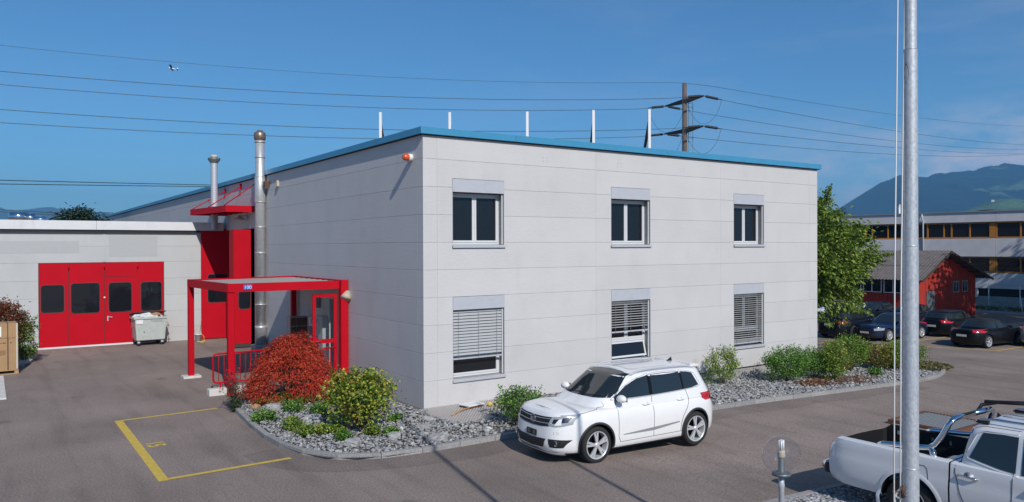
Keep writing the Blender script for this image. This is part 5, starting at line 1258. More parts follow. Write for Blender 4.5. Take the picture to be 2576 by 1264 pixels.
# ---- pickup
def pickup():
    cuts = []
    def cut(s):
        m = MB(); rw_ = .76; vs = []
        m.bbox(-2.70, -.82, -rw_, rw_, .62, 1.6, .05, 1); c1 = m.build('cut', [MT['black'], MT['black']])
        m = MB(); m.box(-.765, -.74, -2, 2, .30, 1.6); c2 = m.build('cut', MT['black']); return [c1, c2]
    def dark(c, n): return -2.71 < c.x < -.80 and abs(c.y) < .775 and c.z > .5 and not (n.z > .8 and c.z > 1.1)
    sp = dict(name='pickup_truck', L=5.62, W=1.86, wr=.385, fa=1.80, ra=-1.35, zb=.40, archgap=.075, paint='silver_white_paint', nf=4, nr=14,
        top=[(2.7, .95), (2.4, 1.05), (1.9, 1.12), (1.3, 1.17), (.9, 1.16), (-.7, 1.19), (-1.0, 1.155), (-2.7, 1.155)],
        rings=[(0, .92, .2, .12), (.08, .96, .08, .05), (.25, .985, .0, .01), (.5, .995, .0, .0), (.62, .985, .012, .0), (.70, .975, .03, .0), (.8, .972, .05, .005), (.94, .965, .08, .01), (.985, .955, .12, .025), (1, .935, .16, .045)],
        cut=cut, dark=dark,
        gh=dict(z0=1.0, hw0=.865, hw1=.70, xf0=1.55, xf1=.75, xr0=-.725, xr1=-.55, nf=5, nr=12, crown=.05, top=[(1.6, 1.68), (.7, 1.74), (0, 1.78), (-.8, 1.76), (-1, 1.75)]))
    c = Car(sp); r_ = c.root
    c.patch('windscreen', 'x+', [(-.58, 1.70), (0, 1.73), (.58, 1.70)], [(-.72, 1.2), (0, 1.18), (.72, 1.2)], 'carglass', nu=16, nv=8)
    c.patch('rear_window', 'x-', [(-.56, 1.68), (.56, 1.68)], [(-.62, 1.26), (.62, 1.26)], 'carglass', nu=12, nv=6)
    c.patch('side_window', 'y+', [(-.36, 1.645), (-.1, 1.665), (.10, 1.665)], [(-.52, 1.265), (-.1, 1.19), (.10, 1.175)], 'carglass', both=True, nu=14, nv=8)
    c.patch('side_window', 'y+', [(.17, 1.665), (.5, 1.64), (.95, 1.40)], [(.17, 1.17), (.6, 1.17), (1.25, 1.17)], 'carglass', both=True, nu=14, nv=8)
    c.seam('window_trim', 'y+', [(.15, 1.15), (-.1, 1.165), (-.35, 1.21), (-.55, 1.25), (-.58, 1.30), (-.44, 1.62), (-.34, 1.675), (.1, 1.69)], .012, 'silver_white_paint', both=True)
    c.seam('door_gap', 'y+', [(.07, 1.70), (.085, 1.15), (.08, .55), (-.2, .48), (-.50, .50), (-.60, .75), (-.68, 1.05), (-.62, 1.45), (-.50, 1.68), (-.38, 1.725), (0.1, 1.735)], .006, both=True)
    c.seam('door_gap', 'y+', [(1.2, 1.12), (1.15, .5)], .006, both=True)
    c.seam('fuel_flap', 'y+', [(-1.12, 1.02), (-1.30, 1.015), (-1.33, .98), (-1.30, .82), (-1.24, .78), (-1.08, .775), (-1.05, .80), (-1.08, .99), (-1.12, 1.02)], .0045, both=True)
    for sg in (1, -1):
        for x in (-.48, .42):
            h = c.cast('y+' if sg > 0 else 'y-', x, 1.0); y = h[0].y
            o = MB().lathe([(.075, .0), (.06, .004), (0, .005)], 20, (x, y-sg*.0, 1.0), 'y').build('handle_recess', MT['alu_grey'], r_)
            MB().tube([(x+.13, y+sg*.005, .995), (x+.10, y+sg*.035, 1.0), (x-.10, y+sg*.035, 1.01), (x-.13, y+sg*.005, 1.01)], .017, 8).build('door_handle', MT['chrome'], r_)
        rail = [(x, sg*.60, z) for x, z in ((.60, 1.765), (.50, 1.815), (.1, 1.835), (-.3, 1.825), (-.44, 1.80), (-.52, 1.765))]
        MB().tube(rail, .02, 8).build('roof_rail', MT['chrome'], r_)
        m = MB(); m.bbox(-.50, -.34, sg*.60-.025, sg*.60+.025, 1.745, 1.80, .01); m.build('rail_foot', MT['black'], r_)
        # sports bar tube down to the bed rail
        y = sg*.70
        MB().tube([(-.84, 0, 1.745), (-.84, y*.80, 1.745), (-.85, y*.92, 1.71), (-.88, y*.98, 1.63), (-.96, y*1.02, 1.46), (-1.04, y*1.04, 1.33), (-1.13, y*1.05, 1.265), (-1.30, y*1.06, 1.235), (-1.60, y*1.06, 1.21), (-1.85, y*1.07, 1.18), (-1.92, y*1.07, 1.15)], .043, 14).build('sports_bar', MT['chrome'], r_)
        m = MB(); m.tube([(-1.10, y*1.05, 1.26), (-1.04, y*1.07, 1.13)], [.043, .058], 12); m.build('bar_foot', MT['chrome'], r_)
        c.patch('tail_light', 'x-', [(sg*.66, 1.05), (sg*.79, 1.05)], [(sg*.66, .75), (sg*.79, .75)], 'tail_red', nu=4, nv=5, off=.01)
        for k in range(5): MB().box(-2.45+k*.3, -2.42+k*.3, sg*.752-.01, sg*.752+.01, 1.0, 1.06).build('tie_down', MT['alu_grey'], r_)
    MB().tube([(-1.06, .62, 1.66), (-1.04, .72, 1.76), (-.8, .74, 1.84), (-.3, .74, 1.90), (-.2, .60, 1.92), (-.3, .52, 1.92), (-.9, .52, 1.86)], .03, 10).build('bar_end', MT['black'], r_)
    m = MB(); m.tube([(-2.76, -.7, .62), (-2.90, -.68, .60), (-2.96, -.4, .58), (-2.96, .4, .58), (-2.90, .68, .60), (-2.76, .7, .62)], .075, 10); m.build('rear_bumper', MT['chrome'], r_)
    MB().bbox(-2.88, -2.7, -.78, .78, .50, .66, .02).build('bumper_step', MT['black'], r_)
    h = c.cast('z', -.45, 0); m = MB(); m.add([(-.36, -.015, h[0].z-.01), (-.36, .015, h[0].z-.01), (-.50, .02, h[0].z-.01), (-.50, -.02, h[0].z-.01), (-.49, 0, h[0].z+.09), (-.44, 0, h[0].z+.05)], [(0, 1, 5), (1, 2, 4, 5), (2, 3, 4), (3, 0, 5, 4)]); m.build('antenna', MT['black'], r_)
    for y in (-.3, -.1, .1, .3): c.patch('roof_rib', 'z', [(.4, y-.03), (.4, y+.03)], [(-.6, y-.03), (-.6, y+.03)], 'silver_white_paint', nu=3, nv=8, off=.012)
    c.mirrors(1.12, 1.2, 'silver_white_paint', 1.3); c.arch_trim('silver_white_paint', .06); c.wheels('six', rr=.24, tw=.26)
    # tail at y = -10.35, heading towards -y
    c.place(3.11, -13.03, -90, -.03, label='pale silver pickup truck with chrome sports bar in the near corner behind the flagpole', cat='pickup truck')
pickup()
# ---- other cars
def generic(name, paint, kind, rim='rimmetal', style='multi'):
    if kind == 'saloon':
        sp = dict(L=4.84, W=1.84, wr=.335, fa=1.52, ra=-1.37, zb=.19, nf=3.4, nr=4.2, top=[(2.5, .66), (2.3, .74), (2.0, .80), (1.4, .88), (1.0, .93), (0, .95), (-1.2, .98), (-2.2, 1.0), (-2.35, .95), (-2.5, .85)],
            gh=dict(z0=.85, hw0=.80, hw1=.58, xf0=1.15, xf1=.25, xr0=-1.75, xr1=-1.0, nf=4.5, nr=4.5, crown=.04, top=[(.5, 1.36), (0, 1.42), (-.6, 1.43), (-1.2, 1.39)])); wz0, wz1 = .97, 1.34; wx0, wx1, wx2, wx3 = .80, .1, -.15, -1.35
    elif kind == 'suv':
        sp = dict(L=4.79, W=1.93, wr=.375, fa=1.50, ra=-1.36, zb=.24, nf=3.8, nr=4.6, top=[(2.45, .80), (2.2, .90), (1.6, 1.02), (1.1, 1.10), (0, 1.12), (-2.1, 1.16), (-2.25, 1.1), (-2.45, 1.0)],
            gh=dict(z0=1.0, hw0=.86, hw1=.66, xf0=1.35, xf1=.35, xr0=-2.2, xr1=-1.75, nf=4.5, nr=5, crown=.05, top=[(.6, 1.58), (0, 1.65), (-1, 1.67), (-2, 1.60)])); wz0, wz1 = 1.14, 1.56; wx0, wx1, wx2, wx3 = .85, .05, -.15, -1.75
    elif kind == 'hatch':
        sp = dict(L=4.2, W=1.75, wr=.31, fa=1.25, ra=-1.30, zb=.19, nf=3.4, nr=4.6, top=[(2.2, .70), (1.95, .80), (1.4, .92), (1.1, .97), (0, .99), (-1.8, 1.02), (-2.05, .95)],
            gh=dict(z0=.88, hw0=.78, hw1=.60, xf0=1.25, xf1=.35, xr0=-1.95, xr1=-1.55, nf=4.5, nr=5, crown=.04, top=[(.5, 1.42), (0, 1.47), (-1, 1.48), (-1.8, 1.42)])); wz0, wz1 = 1.01, 1.40; wx0, wx1, wx2, wx3 = .8, .05, -.15, -1.55
    else:
        sp = dict(L=4.4, W=1.80, wr=.325, fa=1.38, ra=-1.31, zb=.19, nf=3.4, nr=4.2, top=[(2.3, .68), (2.0, .77), (1.4, .88), (1.0, .93), (0, .95), (-1.2, .99), (-2.0, 1.0), (-2.2, .9)],
            gh=dict(z0=.85, hw0=.79, hw1=.58, xf0=1.0, xf1=.20, xr0=-1.55, xr1=-.95, nf=4.5, nr=4.0, crown=.05, top=[(.5, 1.34), (0, 1.41), (-.6, 1.42), (-1.2, 1.36)])); wz0, wz1 = .97, 1.30; wx0, wx1, wx2, wx3 = .7, -.35, -.5, -1.1
    sp.update(name=name, paint=paint); c = Car(sp); r_ = c.root; g = sp['gh']; F = sp['L']/2
    if kind == 'cabrio':
        o = c.body; me = o.data; me.materials.append(MT['fabric_black'])
        for p in me.polygons:
            if p.center.z > 1.03: p.material_index = 2
    hw1 = g['hw1']-.06
    c.patch('windscreen', 'x+', [(-hw1, wz1), (0, wz1+.05), (hw1, wz1)], [(-g['hw0']+.12, wz0+.02), (0, wz0), (g['hw0']-.12, wz0+.02)], 'carglass', nu=14, nv=6)
    c.patch('rear_window', 'x-', [(-hw1, wz1), (0, wz1+.02), (hw1, wz1)], [(-g['hw0']+.14, wz0+.04), (g['hw0']-.14, wz0+.04)], 'carglass', nu=12, nv=6)
    c.patch('side_window', 'y+', [(wx0-.05, wz0+.05), (wx0-.38, wz1-.06), (wx1+.1, wz1), (wx1, wz1)], [(wx0, wz0), (wx1, wz0)], 'carglass', both=True, nu=12, nv=6)
    c.patch('side_window', 'y+', [(wx2, wz1), (wx3+.3, wz1-.02), (wx3+.08, wz1-.09)], [(wx2, wz0), (wx3, wz0+.04)], 'carglass', both=True, nu=12, nv=6)
    c.seam('window_trim', 'y+', [(wx0+.05, wz0-.015), (wx3-.03, wz0+.01)], .008, 'chrome' if kind in ('saloon',) else 'dark_trim', both=True)
    c.seam('door_gap', 'y+', [((wx1+wx2)/2, wz0), ((wx1+wx2)/2, .35)], .005, both=True)
    zl = sp['top'][1][1]-.09
    for sg in (1, -1):
        c.patch('headlight', 'x+', [(sg*.48, zl+.05), (sg*.78, zl+.08)], [(sg*.50, zl-.06), (sg*.78, zl-.03)], 'head_clear', nu=6, nv=4, off=.01)
        zr = sp['top'][-2][1]-.14 if kind != 'suv' else .93
        c.patch('tail_light', 'x-', [(sg*.48, zr+.07), (sg*.82, zr+.08)], [(sg*.52, zr-.06), (sg*.82, zr-.08)], 'tail_red', nu=6, nv=4, off=.01)
        c.patch('tail_light', 'y+' if sg > 0 else 'y-', [(-F+.14, zr+.08), (-F+.36, zr+.05)], [(-F+.14, zr-.08), (-F+.32, zr-.03)], 'tail_red', nu=4, nv=3, off=.01)
    c.patch('grille', 'x+', [(-.36, zl+.02), (.36, zl+.02)], [(-.32, zl-.12), (.32, zl-.12)], 'black', nu=8, nv=3, off=.008)
    c.patch('lower_grille', 'x+', [(-.6, .42), (.6, .42)], [(-.55, .27), (.55, .27)], 'black', nu=10, nv=3, off=.008)
    h = c.cast('x+', 0, .48); MB().box(h[0].x, h[0].x+.012, -.25, .25, .43, .53).build('number_plate', MT['plate'], r_)
    h = c.cast('x-', 0, .70); zp = .62 if kind != 'suv' else .80; h = c.cast('x-', 0, zp); MB().box(h[0].x-.012, h[0].x, -.25, .25, zp-.05, zp+.06).build('number_plate', MT['plate'], r_)
    c.mirrors(wx0-.08, wz0-.03, paint, .9); c.wheels(style, rim, rr=.225 if kind != 'hatch' else .2, tw=.225)
    return c
G1 = 'cars in the parking bays'
c1 = generic('parked_car', 'navy_paint', 'suv', 'alu_grey', 'ten'); c1.place(31.3, 7.35, 3, label='dark navy SUV parked tail towards the road at the building end', cat='car', group=G1)
c2 = generic('parked_car', 'blue_paint', 'saloon', 'rimmetal', 'multi'); c2.place(31.95, 5.35, 176, label='dark blue saloon with bright multi-spoke wheels seen through the ropes', cat='car', group=G1)
c3 = generic('parked_car', 'black_paint', 'hatch', 'alu_grey', 'six'); c3.place(36.5, 4.35, -3, label='black hatchback half hidden behind the galvanised flagpole', cat='car', group=G1)
c4 = generic('parked_car', 'black_paint', 'cabrio', 'alu', 'six'); c4.place(33.1, .95, -6, label='black convertible with fabric roof and red tail lights', cat='car', group=G1)
c5 = generic('parked_car', 'silver_paint', 'hatch', 'alu', 'six'); c5.place(35.75, -1.0, -1, label='silver car cut by the picture edge beside the black convertible', cat='car', group=G1)
def cp(src_, x, y, yaw, lab, paint=None, group=G1):
    r_ = copy_tree(src_.root); r_.location = (x, y, gz(x)); r_.rotation_euler = (0, 0, R(yaw)); r_['label'] = lab
    if group: r_['group'] = group
    if paint:
        for o in [q for q in COL.objects if q.parent == r_ and q.name.startswith('body')]:
            o.data = o.data.copy(); o.data.materials[0] = MT[paint]
    return r_
cp(c5, 38.0, 12.6, 182, 'white car in the back row, only its roof showing by the building end', 'white_paint')
cp(c3, 38.3, 10.3, 182, 'black car in the back row with a paper in its windscreen, nearer the grey building', 'navy_paint')
cp(c2, 38.9, 8.1, 180, 'black car in the back row with a paper in its windscreen, nearer the flagpole', 'black_paint')
for x, y in ((36.9, 10.6), (37.75, 8.4)):
    m = MB(); m.add([(0, -.13, 0), (0, .13, 0), (.2, .13, .13), (.2, -.13, .13)], [(0, 1, 2, 3)]); o = m.build('windscreen_paper', MT['paper']); o.location = (x+.06, y-.45, gz(x)+1.17); prop(o, 'white price sheet behind the windscreen of the back row car ' + ('nearer the building' if y > 9 else 'nearer the flagpole'), 'paper', 'price sheets in the back row')
cp(c1, 60.2, 16.5, -155, 'dark SUV parked behind the wire fence near the far offices', None)
cp(c4, 19.7, -9.3, 8, 'dark convertible parked off beside the pickup, throwing a shadow on the road', None)
# ------------------------------------------------------------------ barn
bn = empty('red_barn', (0, 0, 0), 0, 'red boarded barn with grey corrugated roof behind the parked cars', 'barn')
BX0, BX1, BY, BZ, EZ, RZ = 42.9, 51.0, 9.7, -.85, 2.35, 3.86
MIDX = 45.95; SL, SR = (RZ-2.35)/(MIDX-BX0), (RZ-2.15)/(BX1-MIDX)
def bh(x): return RZ-(MIDX-x)*SL if x < MIDX else RZ-(x-MIDX)*SR
m = MB(); m.prism([(BX0+.05, BY+.05, BZ), (BX1-.05, BY+.05, BZ), (BX1-.05, BY+.05, 2.15), (MIDX, BY+.05, RZ-.03), (BX0+.05, BY+.05, EZ)], (0, 22, 0)); m.build('wall', MT['barn_dark'], bn)
bw = .27; first = None; n = int((BX1-BX0)/bw)
for i in range(n+1):
    a = BX0+i*bw; b = min(a+bw-.02, BX1)
    if b-a < .05: continue
    za, zb_ = bh(a)-.02, bh(b)-.02; m = MB(); mid = MIDX
    lo = 1.2 if 44.0 < a < 44.8 else BZ
    top = [(b, BY+.04, zb_), (mid, BY+.04, RZ-.02), (a, BY+.04, za)] if a < mid < b else [(b, BY+.04, zb_), (a, BY+.04, za)]
    m.prism([(a, BY+.04, lo), (b, BY+.04, lo)]+top, (0, -.035+random.uniform(-.006, .006), 0)); m.build('board', MT['barn_red'], bn)
y = BY+.05; k = 0
while y < 30:
    hgt = EZ-.25; m = MB(); m.box(BX0-.0, BX0+.04, y, y+bw-.02, BZ, .95); m.build('board', MT['barn_red'], bn); y += bw
m = MB(); m.box(BX0+.0, BX0+.045, BY+.05, 30, 1.0, 1.9); m.build('window_band', MT['darkglass'], bn)
m = MB(); m.box(BX0-.0, BX0+.045, BY+.05, 30, 1.95, 2.3); m.build('upper_board', MT['barn_red'], bn)
for i in range(8): yy = BY+1.0+i*1.55; m = MB(); rect_frame_y = [(yy, yy+.06), (yy+.7, yy+.76), (yy+1.35, yy+1.41)]; [m.box(BX0-.03, BX0-.001, a, b, 1.0, 1.92) for a, b in rect_frame_y]; m.box(BX0-.035, BX0-.031, yy, yy+1.41, 1.0, 1.05); m.build('window_frame', MT['white'], bn)
for x in (47.6, 48.9):
    m = MB(); rect_frame(m, x, x+.78, .95, 1.75, .06, -BY+.03, -BY+.07) if False else None
    for a, b, p_, q_ in ((x, x+.8, 1.7, 1.76), (x, x+.8, .95, 1.0), (x, x+.06, 1.0, 1.7), (x+.74, x+.8, 1.0, 1.7), (x+.37, x+.43, 1.0, 1.7)): m.box(a, b, BY-.06, BY-.005, p_, q_)
    wf = m.build('window', MT['alu_grey'], bn); MB().box(x+.06, x+.74, BY-.03, BY-.01, 1.0, 1.7).build('pane', MT['darkglass'], wf)
MB().box(44.0, 45.05, BY-.04, BY-.0, BZ, 1.17).build('door', MT['galv_dark'], bn)
# corrugated roof: wavy sheets on both slopes, overhanging
def slope(xa, za, xb, zb_, y0, y1, nm):
    m = MB(); n = int((y1-y0)/.06); vs = []
    for i in range(n+1):
        y = y0+i*.06; w_ = .022*math.sin(i*PI/2)
        vs += [(xa, y, za+w_), (xb, y, zb_+w_)]
    m.add(vs, [(2*i, 2*i+1, 2*i+3, 2*i+2) for i in range(n)], 0, True); m.build(nm, MT['fibre_roof'], bn)
for k in range(2):
    w1, w2 = (MIDX-BX0+.9)/2, (BX1+1.0-MIDX)/3
    xa, xb = MIDX-k*w1, MIDX-(k+1)*w1-(.12 if k == 0 else 0)
    slope(xa, RZ+.10-(MIDX-xa)*SL-k*.03, xb, RZ+.10-(MIDX-xb)*SL-k*.03, BY-.75, 31, 'roof_sheet')
for k in range(3):
    xa, xb = MIDX+k*w2, MIDX+(k+1)*w2+(.12 if k < 2 else 0)
    slope(xa, RZ+.10-(xa-MIDX)*SR-k*.03, xb, RZ+.10-(xb-MIDX)*SR-k*.03, BY-.75, 31, 'roof_sheet')
for i in range(6):
    x = MIDX+.25+i*.95; z = RZ-.04-(x-MIDX)*SR; MB().box(x, x+.10, BY-.7, BY-.0, z-.12, z+.0).build('purlin', MT['barn_dark'], bn)
for i in range(4):
    x = MIDX-.4-i*.85; z = RZ-.06-(MIDX-x)*SL; MB().box(x-.10, x, BY-.7, BY-.0, z-.12, z+.0).build('purlin', MT['barn_dark'], bn)
m = MB(); m.bar((MIDX, BY-.78, RZ+.0), (BX1+1.0, BY-.78, RZ+.0-(BX1+1-MIDX)*SR), .04, .14); m.bar((MIDX, BY-.78, RZ+.0), (BX0-.9, BY-.78, RZ+.0-(MIDX-BX0+.9)*SL), .04, .14); m.build('verge_board', MT['barn_dark'], bn)
# ------------------------------------------------------------------ far offices with orange windows
A_ = Vector((57.94, 11.37)); dv = Vector((math.sin(R(-6)), math.cos(R(-6)))); nv = Vector((-dv.y, dv.x))   # nv points towards the yard
fo = empty('office_block', (A_.x, A_.y, -.83), math.atan2(dv.y, dv.x), 'long grey office block with orange framed window bands behind the barn', 'building')
def fbox(nm, u0, u1, z0, z1, d0, d1, mt, par=None): m = MB(); m.box(u0, u1, d0, d1, z0, z1); return m.build(nm, MT[mt], par or fo)
Zo = .83; U0, U1 = -40, 34
bands = [('fascia_panel', 6.23+Zo, 7.05+Zo), ('spandrel_panel', 3.40+Zo, 4.87+Zo), ('spandrel_panel', .82+Zo, 2.06+Zo)]
jn = [U0, -34, -27.4, -20.8, -14.2, -7.0, -.05, 6.6, 13.2, 19.8, 26.4, U1]
for nm, a, b in bands:
    for u, v in zip(jn[:-1], jn[1:]):
        m = MB(); m.bbox(u+.01, v-.01, .0, .25, a, b, .01); m.build(nm, MT['grey_render'], fo)
fbox('wall', U0, U1, 0, 7.0+Zo, -12, -.12, 'room')
m = MB(); m.box(U0-.1, U1+.1, -12, .34, 7.05+Zo, 7.13+Zo); m.build('roof', MT['alu_grey'], fo)
fbox('base_wall', U0, U1, 0, 1.0, .0, .2, 'concrete')
gu = 0
for zi, (wa, wbz) in enumerate(((4.90+Zo, 6.20+Zo), (2.09+Zo, 3.37+Zo))):
    for bi, (u, v) in enumerate(zip(jn[:-1], jn[1:])):
        w_ = MB(); d0, d1 = -.02, .08
        for a, b, p_, q_ in ((u+.02, v-.02, wbz-.09, wbz), (u+.02, v-.02, wa, wa+.10)): w_.box(a, b, d0, d1, p_, q_)
        w_.box(u-.0+.02, u+.45, d0, d1+.02, wa+.1, wbz-.09)
        cuts_ = [u+.45, u+1.9, u+3.3, u+3.9, u+5.2, v-.02]
        for x in cuts_[1:-1]: w_.box(x-.05, x+.05, d0, d1, wa+.1, wbz-.09)
        w_.box(v-.10, v-.02, d0, d1, wa+.1, wbz-.09)
        wo = w_.build('window', MT['orange_wood'], fo)
        for a, b in zip(cuts_[:-1], cuts_[1:]): MB().box(a+.02, b-.02, .0, .02, wa+.05, wbz-.05).build('pane', MT['darkglass'], wo)
fbox('ground_floor_pier', 1.2, 1.6, .9, 1.6, .1, .3, 'grey_render'); fbox('ground_floor_pier', -7.3, -6.9, .9, 1.6, .1, .3, 'grey_render')
m = MB(); m.tube([(5.5, .35, 7.0+Zo), (5.5, .40, 6.7+Zo), (5.42, .33, 6.4+Zo), (5.42, .33, 0)], .06, 8); m.build('downpipe', MT['galv'], fo)
for u, h, r_, mt in ((7.6, .38, .45, 'rust'), (-3, .2, .3, 'alu_grey'), (20, .35, .3, 'dark_trim'), (1.0, .15, .9, 'dark_trim'), (13.5, .2, .8, 'dark_trim')):
    m = MB(); m.lathe([(r_, 0), (r_*1.1, h*.6), (r_*.7, h), (0, h+.02)], 14, (u, -2, 7.14+Zo)); m.build('roof_vent', MT[mt], fo)
e = empty('roof_mast', at(2262, 547, 72), 0, 'grey pipe frame on the far office roof beside the ropes', 'mast'); MB().tube([(0, 0, -1), (0, 0, 1.2)], .13, 8).build('pipe', MT['galv'], e); MB().bar((-.2, 0, 1.15), (2.0, 0, 1.2), .08, .08).build('arm', MT['dark_trim'], e)
# yard edge, fence in front of the offices
m = MB(); q = [(55.3, 11.78), (56.2, 8.6), (57.5, 4), (58, -8)]
fe = empty('wire_fence', (0, 0, 0), 0, 'thin wire fence on white posts before the far offices', 'fence')
fp = [(56.9, 13.6), (56.2, 11.1), (55.8, 8.7), (55.4, 6.2), (55.0, 3.6)]
for i, (x, y) in enumerate(fp): MB().tube([(x, y, -.85), (x, y, 1.25)], .035, 8).build('post', MT['white'], fe)
MB().tube([(55.8, 8.7, .6), (55.0, 8.2, -.85)], .03, 6).build('strut', MT['white'], fe)
for z in (1.2, .75, .3, -.15, -.55): MB().tube([(x, y, z) for x, y in fp], .006, 4).build('wire_strand', MT['wire'], fe)
m = MB(); m.add([(54.2, 15, -.826), (53.6, 3, -.826), (57.0, 3, -.70), (58.2, 15, -.70)], [(0, 1, 2, 3)]); prop(m.build('gravel_verge', MT['concrete']), kind='structure')
C = np.stack([RNG.uniform(55.0, 56.2, 900), RNG.uniform(4, 14, 900), RNG.uniform(-.80, -.6, 900)], 1); leaves('verge_grass', C, .3, [(.08, .12, .03), (.14, .15, .05)], MT['leaf'], None, kind='stuff', droop=-.8, aspect=.2)
m = MB(); m.add([(42.5, 9.75, -.826), (42.5, 8.2, -.826), (52, 8.2, -.826), (52, 9.75, -.826)], [(0, 1, 2, 3)]); prop(m.build('gravel_strip', MT['concrete']), kind='structure')
# ------------------------------------------------------------------ pylon and wires
TOP = at(1722, 205, 80)
py_ = empty('power_pylon', (TOP.x, TOP.y, 0), 0, 'tall brown power pylon with two dark crossarms beyond the flat roof', 'pylon')
MB().tube([(0, 0, -1), (0, 0, 12), (0, 0, 21.3)], [.31, .28, .23], 16).build('mast', MT['pylon_wood'], py_)
for zc, ends in ((19.55, ((52.13, 42.2, 19.7), (51.07, 35.95, 19.7))), (16.45, ((51.81, 42.0, 16.6), (50.96, 35.91, 16.6)))):
    m = MB()
    for ex_, ey, ez in ends:
        a = Vector((0, 0, zc-.15)); b = Vector((ex_-TOP.x, ey-TOP.y, ez)); d = (b-a); 
        s0, s1 = .22, .07; r_ = d.cross(Vector((0, 0, 1))).normalized()
        vs = [a-r_*.25+Vector((0, 0, -s0)), a+r_*.25+Vector((0, 0, -s0)), a+r_*.25+Vector((0, 0, s0)), a-r_*.25+Vector((0, 0, s0)), b-r_*.12+Vector((0, 0, -s1)), b+r_*.12+Vector((0, 0, -s1)), b+r_*.12+Vector((0, 0, s1)), b-r_*.12+Vector((0, 0, s1))]
        m.add(vs, [(0,3,2,1),(4,5,6,7),(0,1,5,4),(1,2,6,5),(2,3,7,6),(3,0,4,7)])
    m.build('crossarm', MT['pylon_dark'], py_)
m = MB(); side = CR; lx = side*.40
m.tube([lx+Vector((0, 0, 0)), lx+Vector((0, 0, 19.4))], .03, 4); m.tube([lx+side*.45, lx+side*.45+Vector((0, 0, 19.4))], .03, 4)
m.build('ladder_rail', MT['galv_dark'], py_)
m = MB()
for i in range(48): z = .4+i*.4; m.bar(lx+Vector((0, 0, z)), lx+side*.45+Vector((0, 0, z)), .04, .04)
m.build('ladder_rung', MT['galv_dark'], py_)
# wires: (A, B in plan, quadratic height), insulators at the pylon end
WR = [('u', (49.5, 36.33), (-8.67, 45.73), (3.563, -6.424, 19.414), 1, .045, 'upper nearer'), ('u', (50.83, 42.69), (-8.6, 51.74), (3.486, -6.184, 19.402), 1, .045, 'upper farther'), ('l', (49.48, 36.33), (-8.69, 45.73), (3.331, -5.747, 16.337), 1, .045, 'lower nearer'), ('l', (50.81, 42.68), (-8.62, 51.73), (3.039, -5.583, 16.374), 1, .045, 'lower farther'), ('e', (50.34, 38.2), (-8.63, 48.14), (3.818, -6.371, 21.432), 0, .028, 'topmost')]
WE = [('u', (50.95, 34.13), (196.76, 65.46), (3.369, 6.081, 19.051), 1, .05, 'upper nearer'), ('u', (52.45, 40.37), (207.9, 69.97), (4.684, 4.872, 19.094), 1, .05, 'upper farther'), ('l', (50.93, 34.13), (196.75, 65.46), (2.798, 7.432, 16.09), 1, .05, 'lower nearer'), ('l', (52.44, 40.36), (207.89, 69.96), (4.812, 6.359, 16.209), 1, .05, 'lower farther'), ('e', (50.92, 37.8), (202.36, 67.73), (3.631, 8.698, 21.402), 0, .04, 'topmost')]
ARM = {('u', 0): Vector((51.07, 35.95, 19.7)), ('u', 1): Vector((52.13, 42.2, 19.7)), ('l', 0): Vector((50.96, 35.91, 16.6)), ('l', 1): Vector((51.81, 42.0, 16.6)), ('e', 0): Vector((TOP.x, TOP.y, 21.3))}
ENDS = {}
for side_, L_ in (('west', WR), ('east', WE)):
    for i, (k, a, b, co, ins, rad, lab) in enumerate(L_):
        arm = ARM[(k, i % 2 if k != 'e' else 0)]
        pts = []
        for t in np.linspace(0.0, 1.12 if side_ == 'west' else 1.0, 36):
            pts.append(Vector((a[0]+(b[0]-a[0])*t, a[1]+(b[1]-a[1])*t, co[0]*t*t+co[1]*t+co[2])))
        dirn = (pts[1]-arm).normalized(); s = arm+dirn*(2.3 if ins else .3)
        pts = [s]+[p for p in pts if (p-arm).dot(dirn) > (3 if ins else 1.6)]
        lab2 = lab+' power line strung '+('across the yard sky to the west' if side_ == 'west' else 'away from the pylon over the far offices')
        o = MB().tube(pts, rad*.55, 4).build('power_line', MT['wire'], None, fix=False); prop(o, lab2, 'power line', 'power lines on the pylon')
        if ins:
            m = MB(); pf = []
            for j in range(13): pf += [(.06, .35+j*.115), (.15, .38+j*.115), (.06, .42+j*.115)]
            m.lathe([(.03, 0)]+pf+[(.03, 2.3)], 8)
            io = m.build('insulator', MT['pylon_dark'], py_); io.location = arm-Vector((TOP.x, TOP.y, 0)); io.rotation_euler = dirn.to_track_quat('Z', 'Y').to_euler()
            ENDS[(side_, k, i % 2)] = s
for k in ('u', 'l'):
    for i in (0, 1):
        a, b = ENDS[('west', k, i)], ENDS[('east', k, i)]; o_ = Vector((TOP.x, TOP.y, 0))
        pts = [a.lerp(b, t)-o_-Vector((0, 0, 2.6*(1-(2*t-1)**2)**.8)) for t in np.linspace(0, 1, 14)]; MB().tube(pts, .02, 4).build('jumper_wire', MT['wire'], py_, fix=False)
for i, (b0, lab) in enumerate((((-1.183, 11.688), 'far upper power line low in the sky above the workshop'), ((-1.342, 11.504), 'far lower power line low in the sky above the workshop'))):
    m = MB(); pts = [(12.36+(-20.84)*t, 76.14-10*t, b0[1]+b0[0]*t+.05*t*t) for t in np.linspace(0, 1.4, 12)]; prop(m.tube(pts, .04, 4).build('power_line', MT['wire'], None, fix=False), lab, 'power line', 'far power lines over the workshop')
for i, dy in enumerate((536, 541)):
    p0, p1 = at(-60, dy-12, 150), at(285, dy+(1 if i else 0), 170)
    prop(MB().tube([p0, p0.lerp(p1, .5)-Vector((0, 0, .4)), p1], .07, 4).build('power_line', MT['wire'], None, fix=False), ('higher' if i == 0 else 'lower')+' of two distant lines crossing before the hazy hills', 'power line', 'distant lines before the hills')
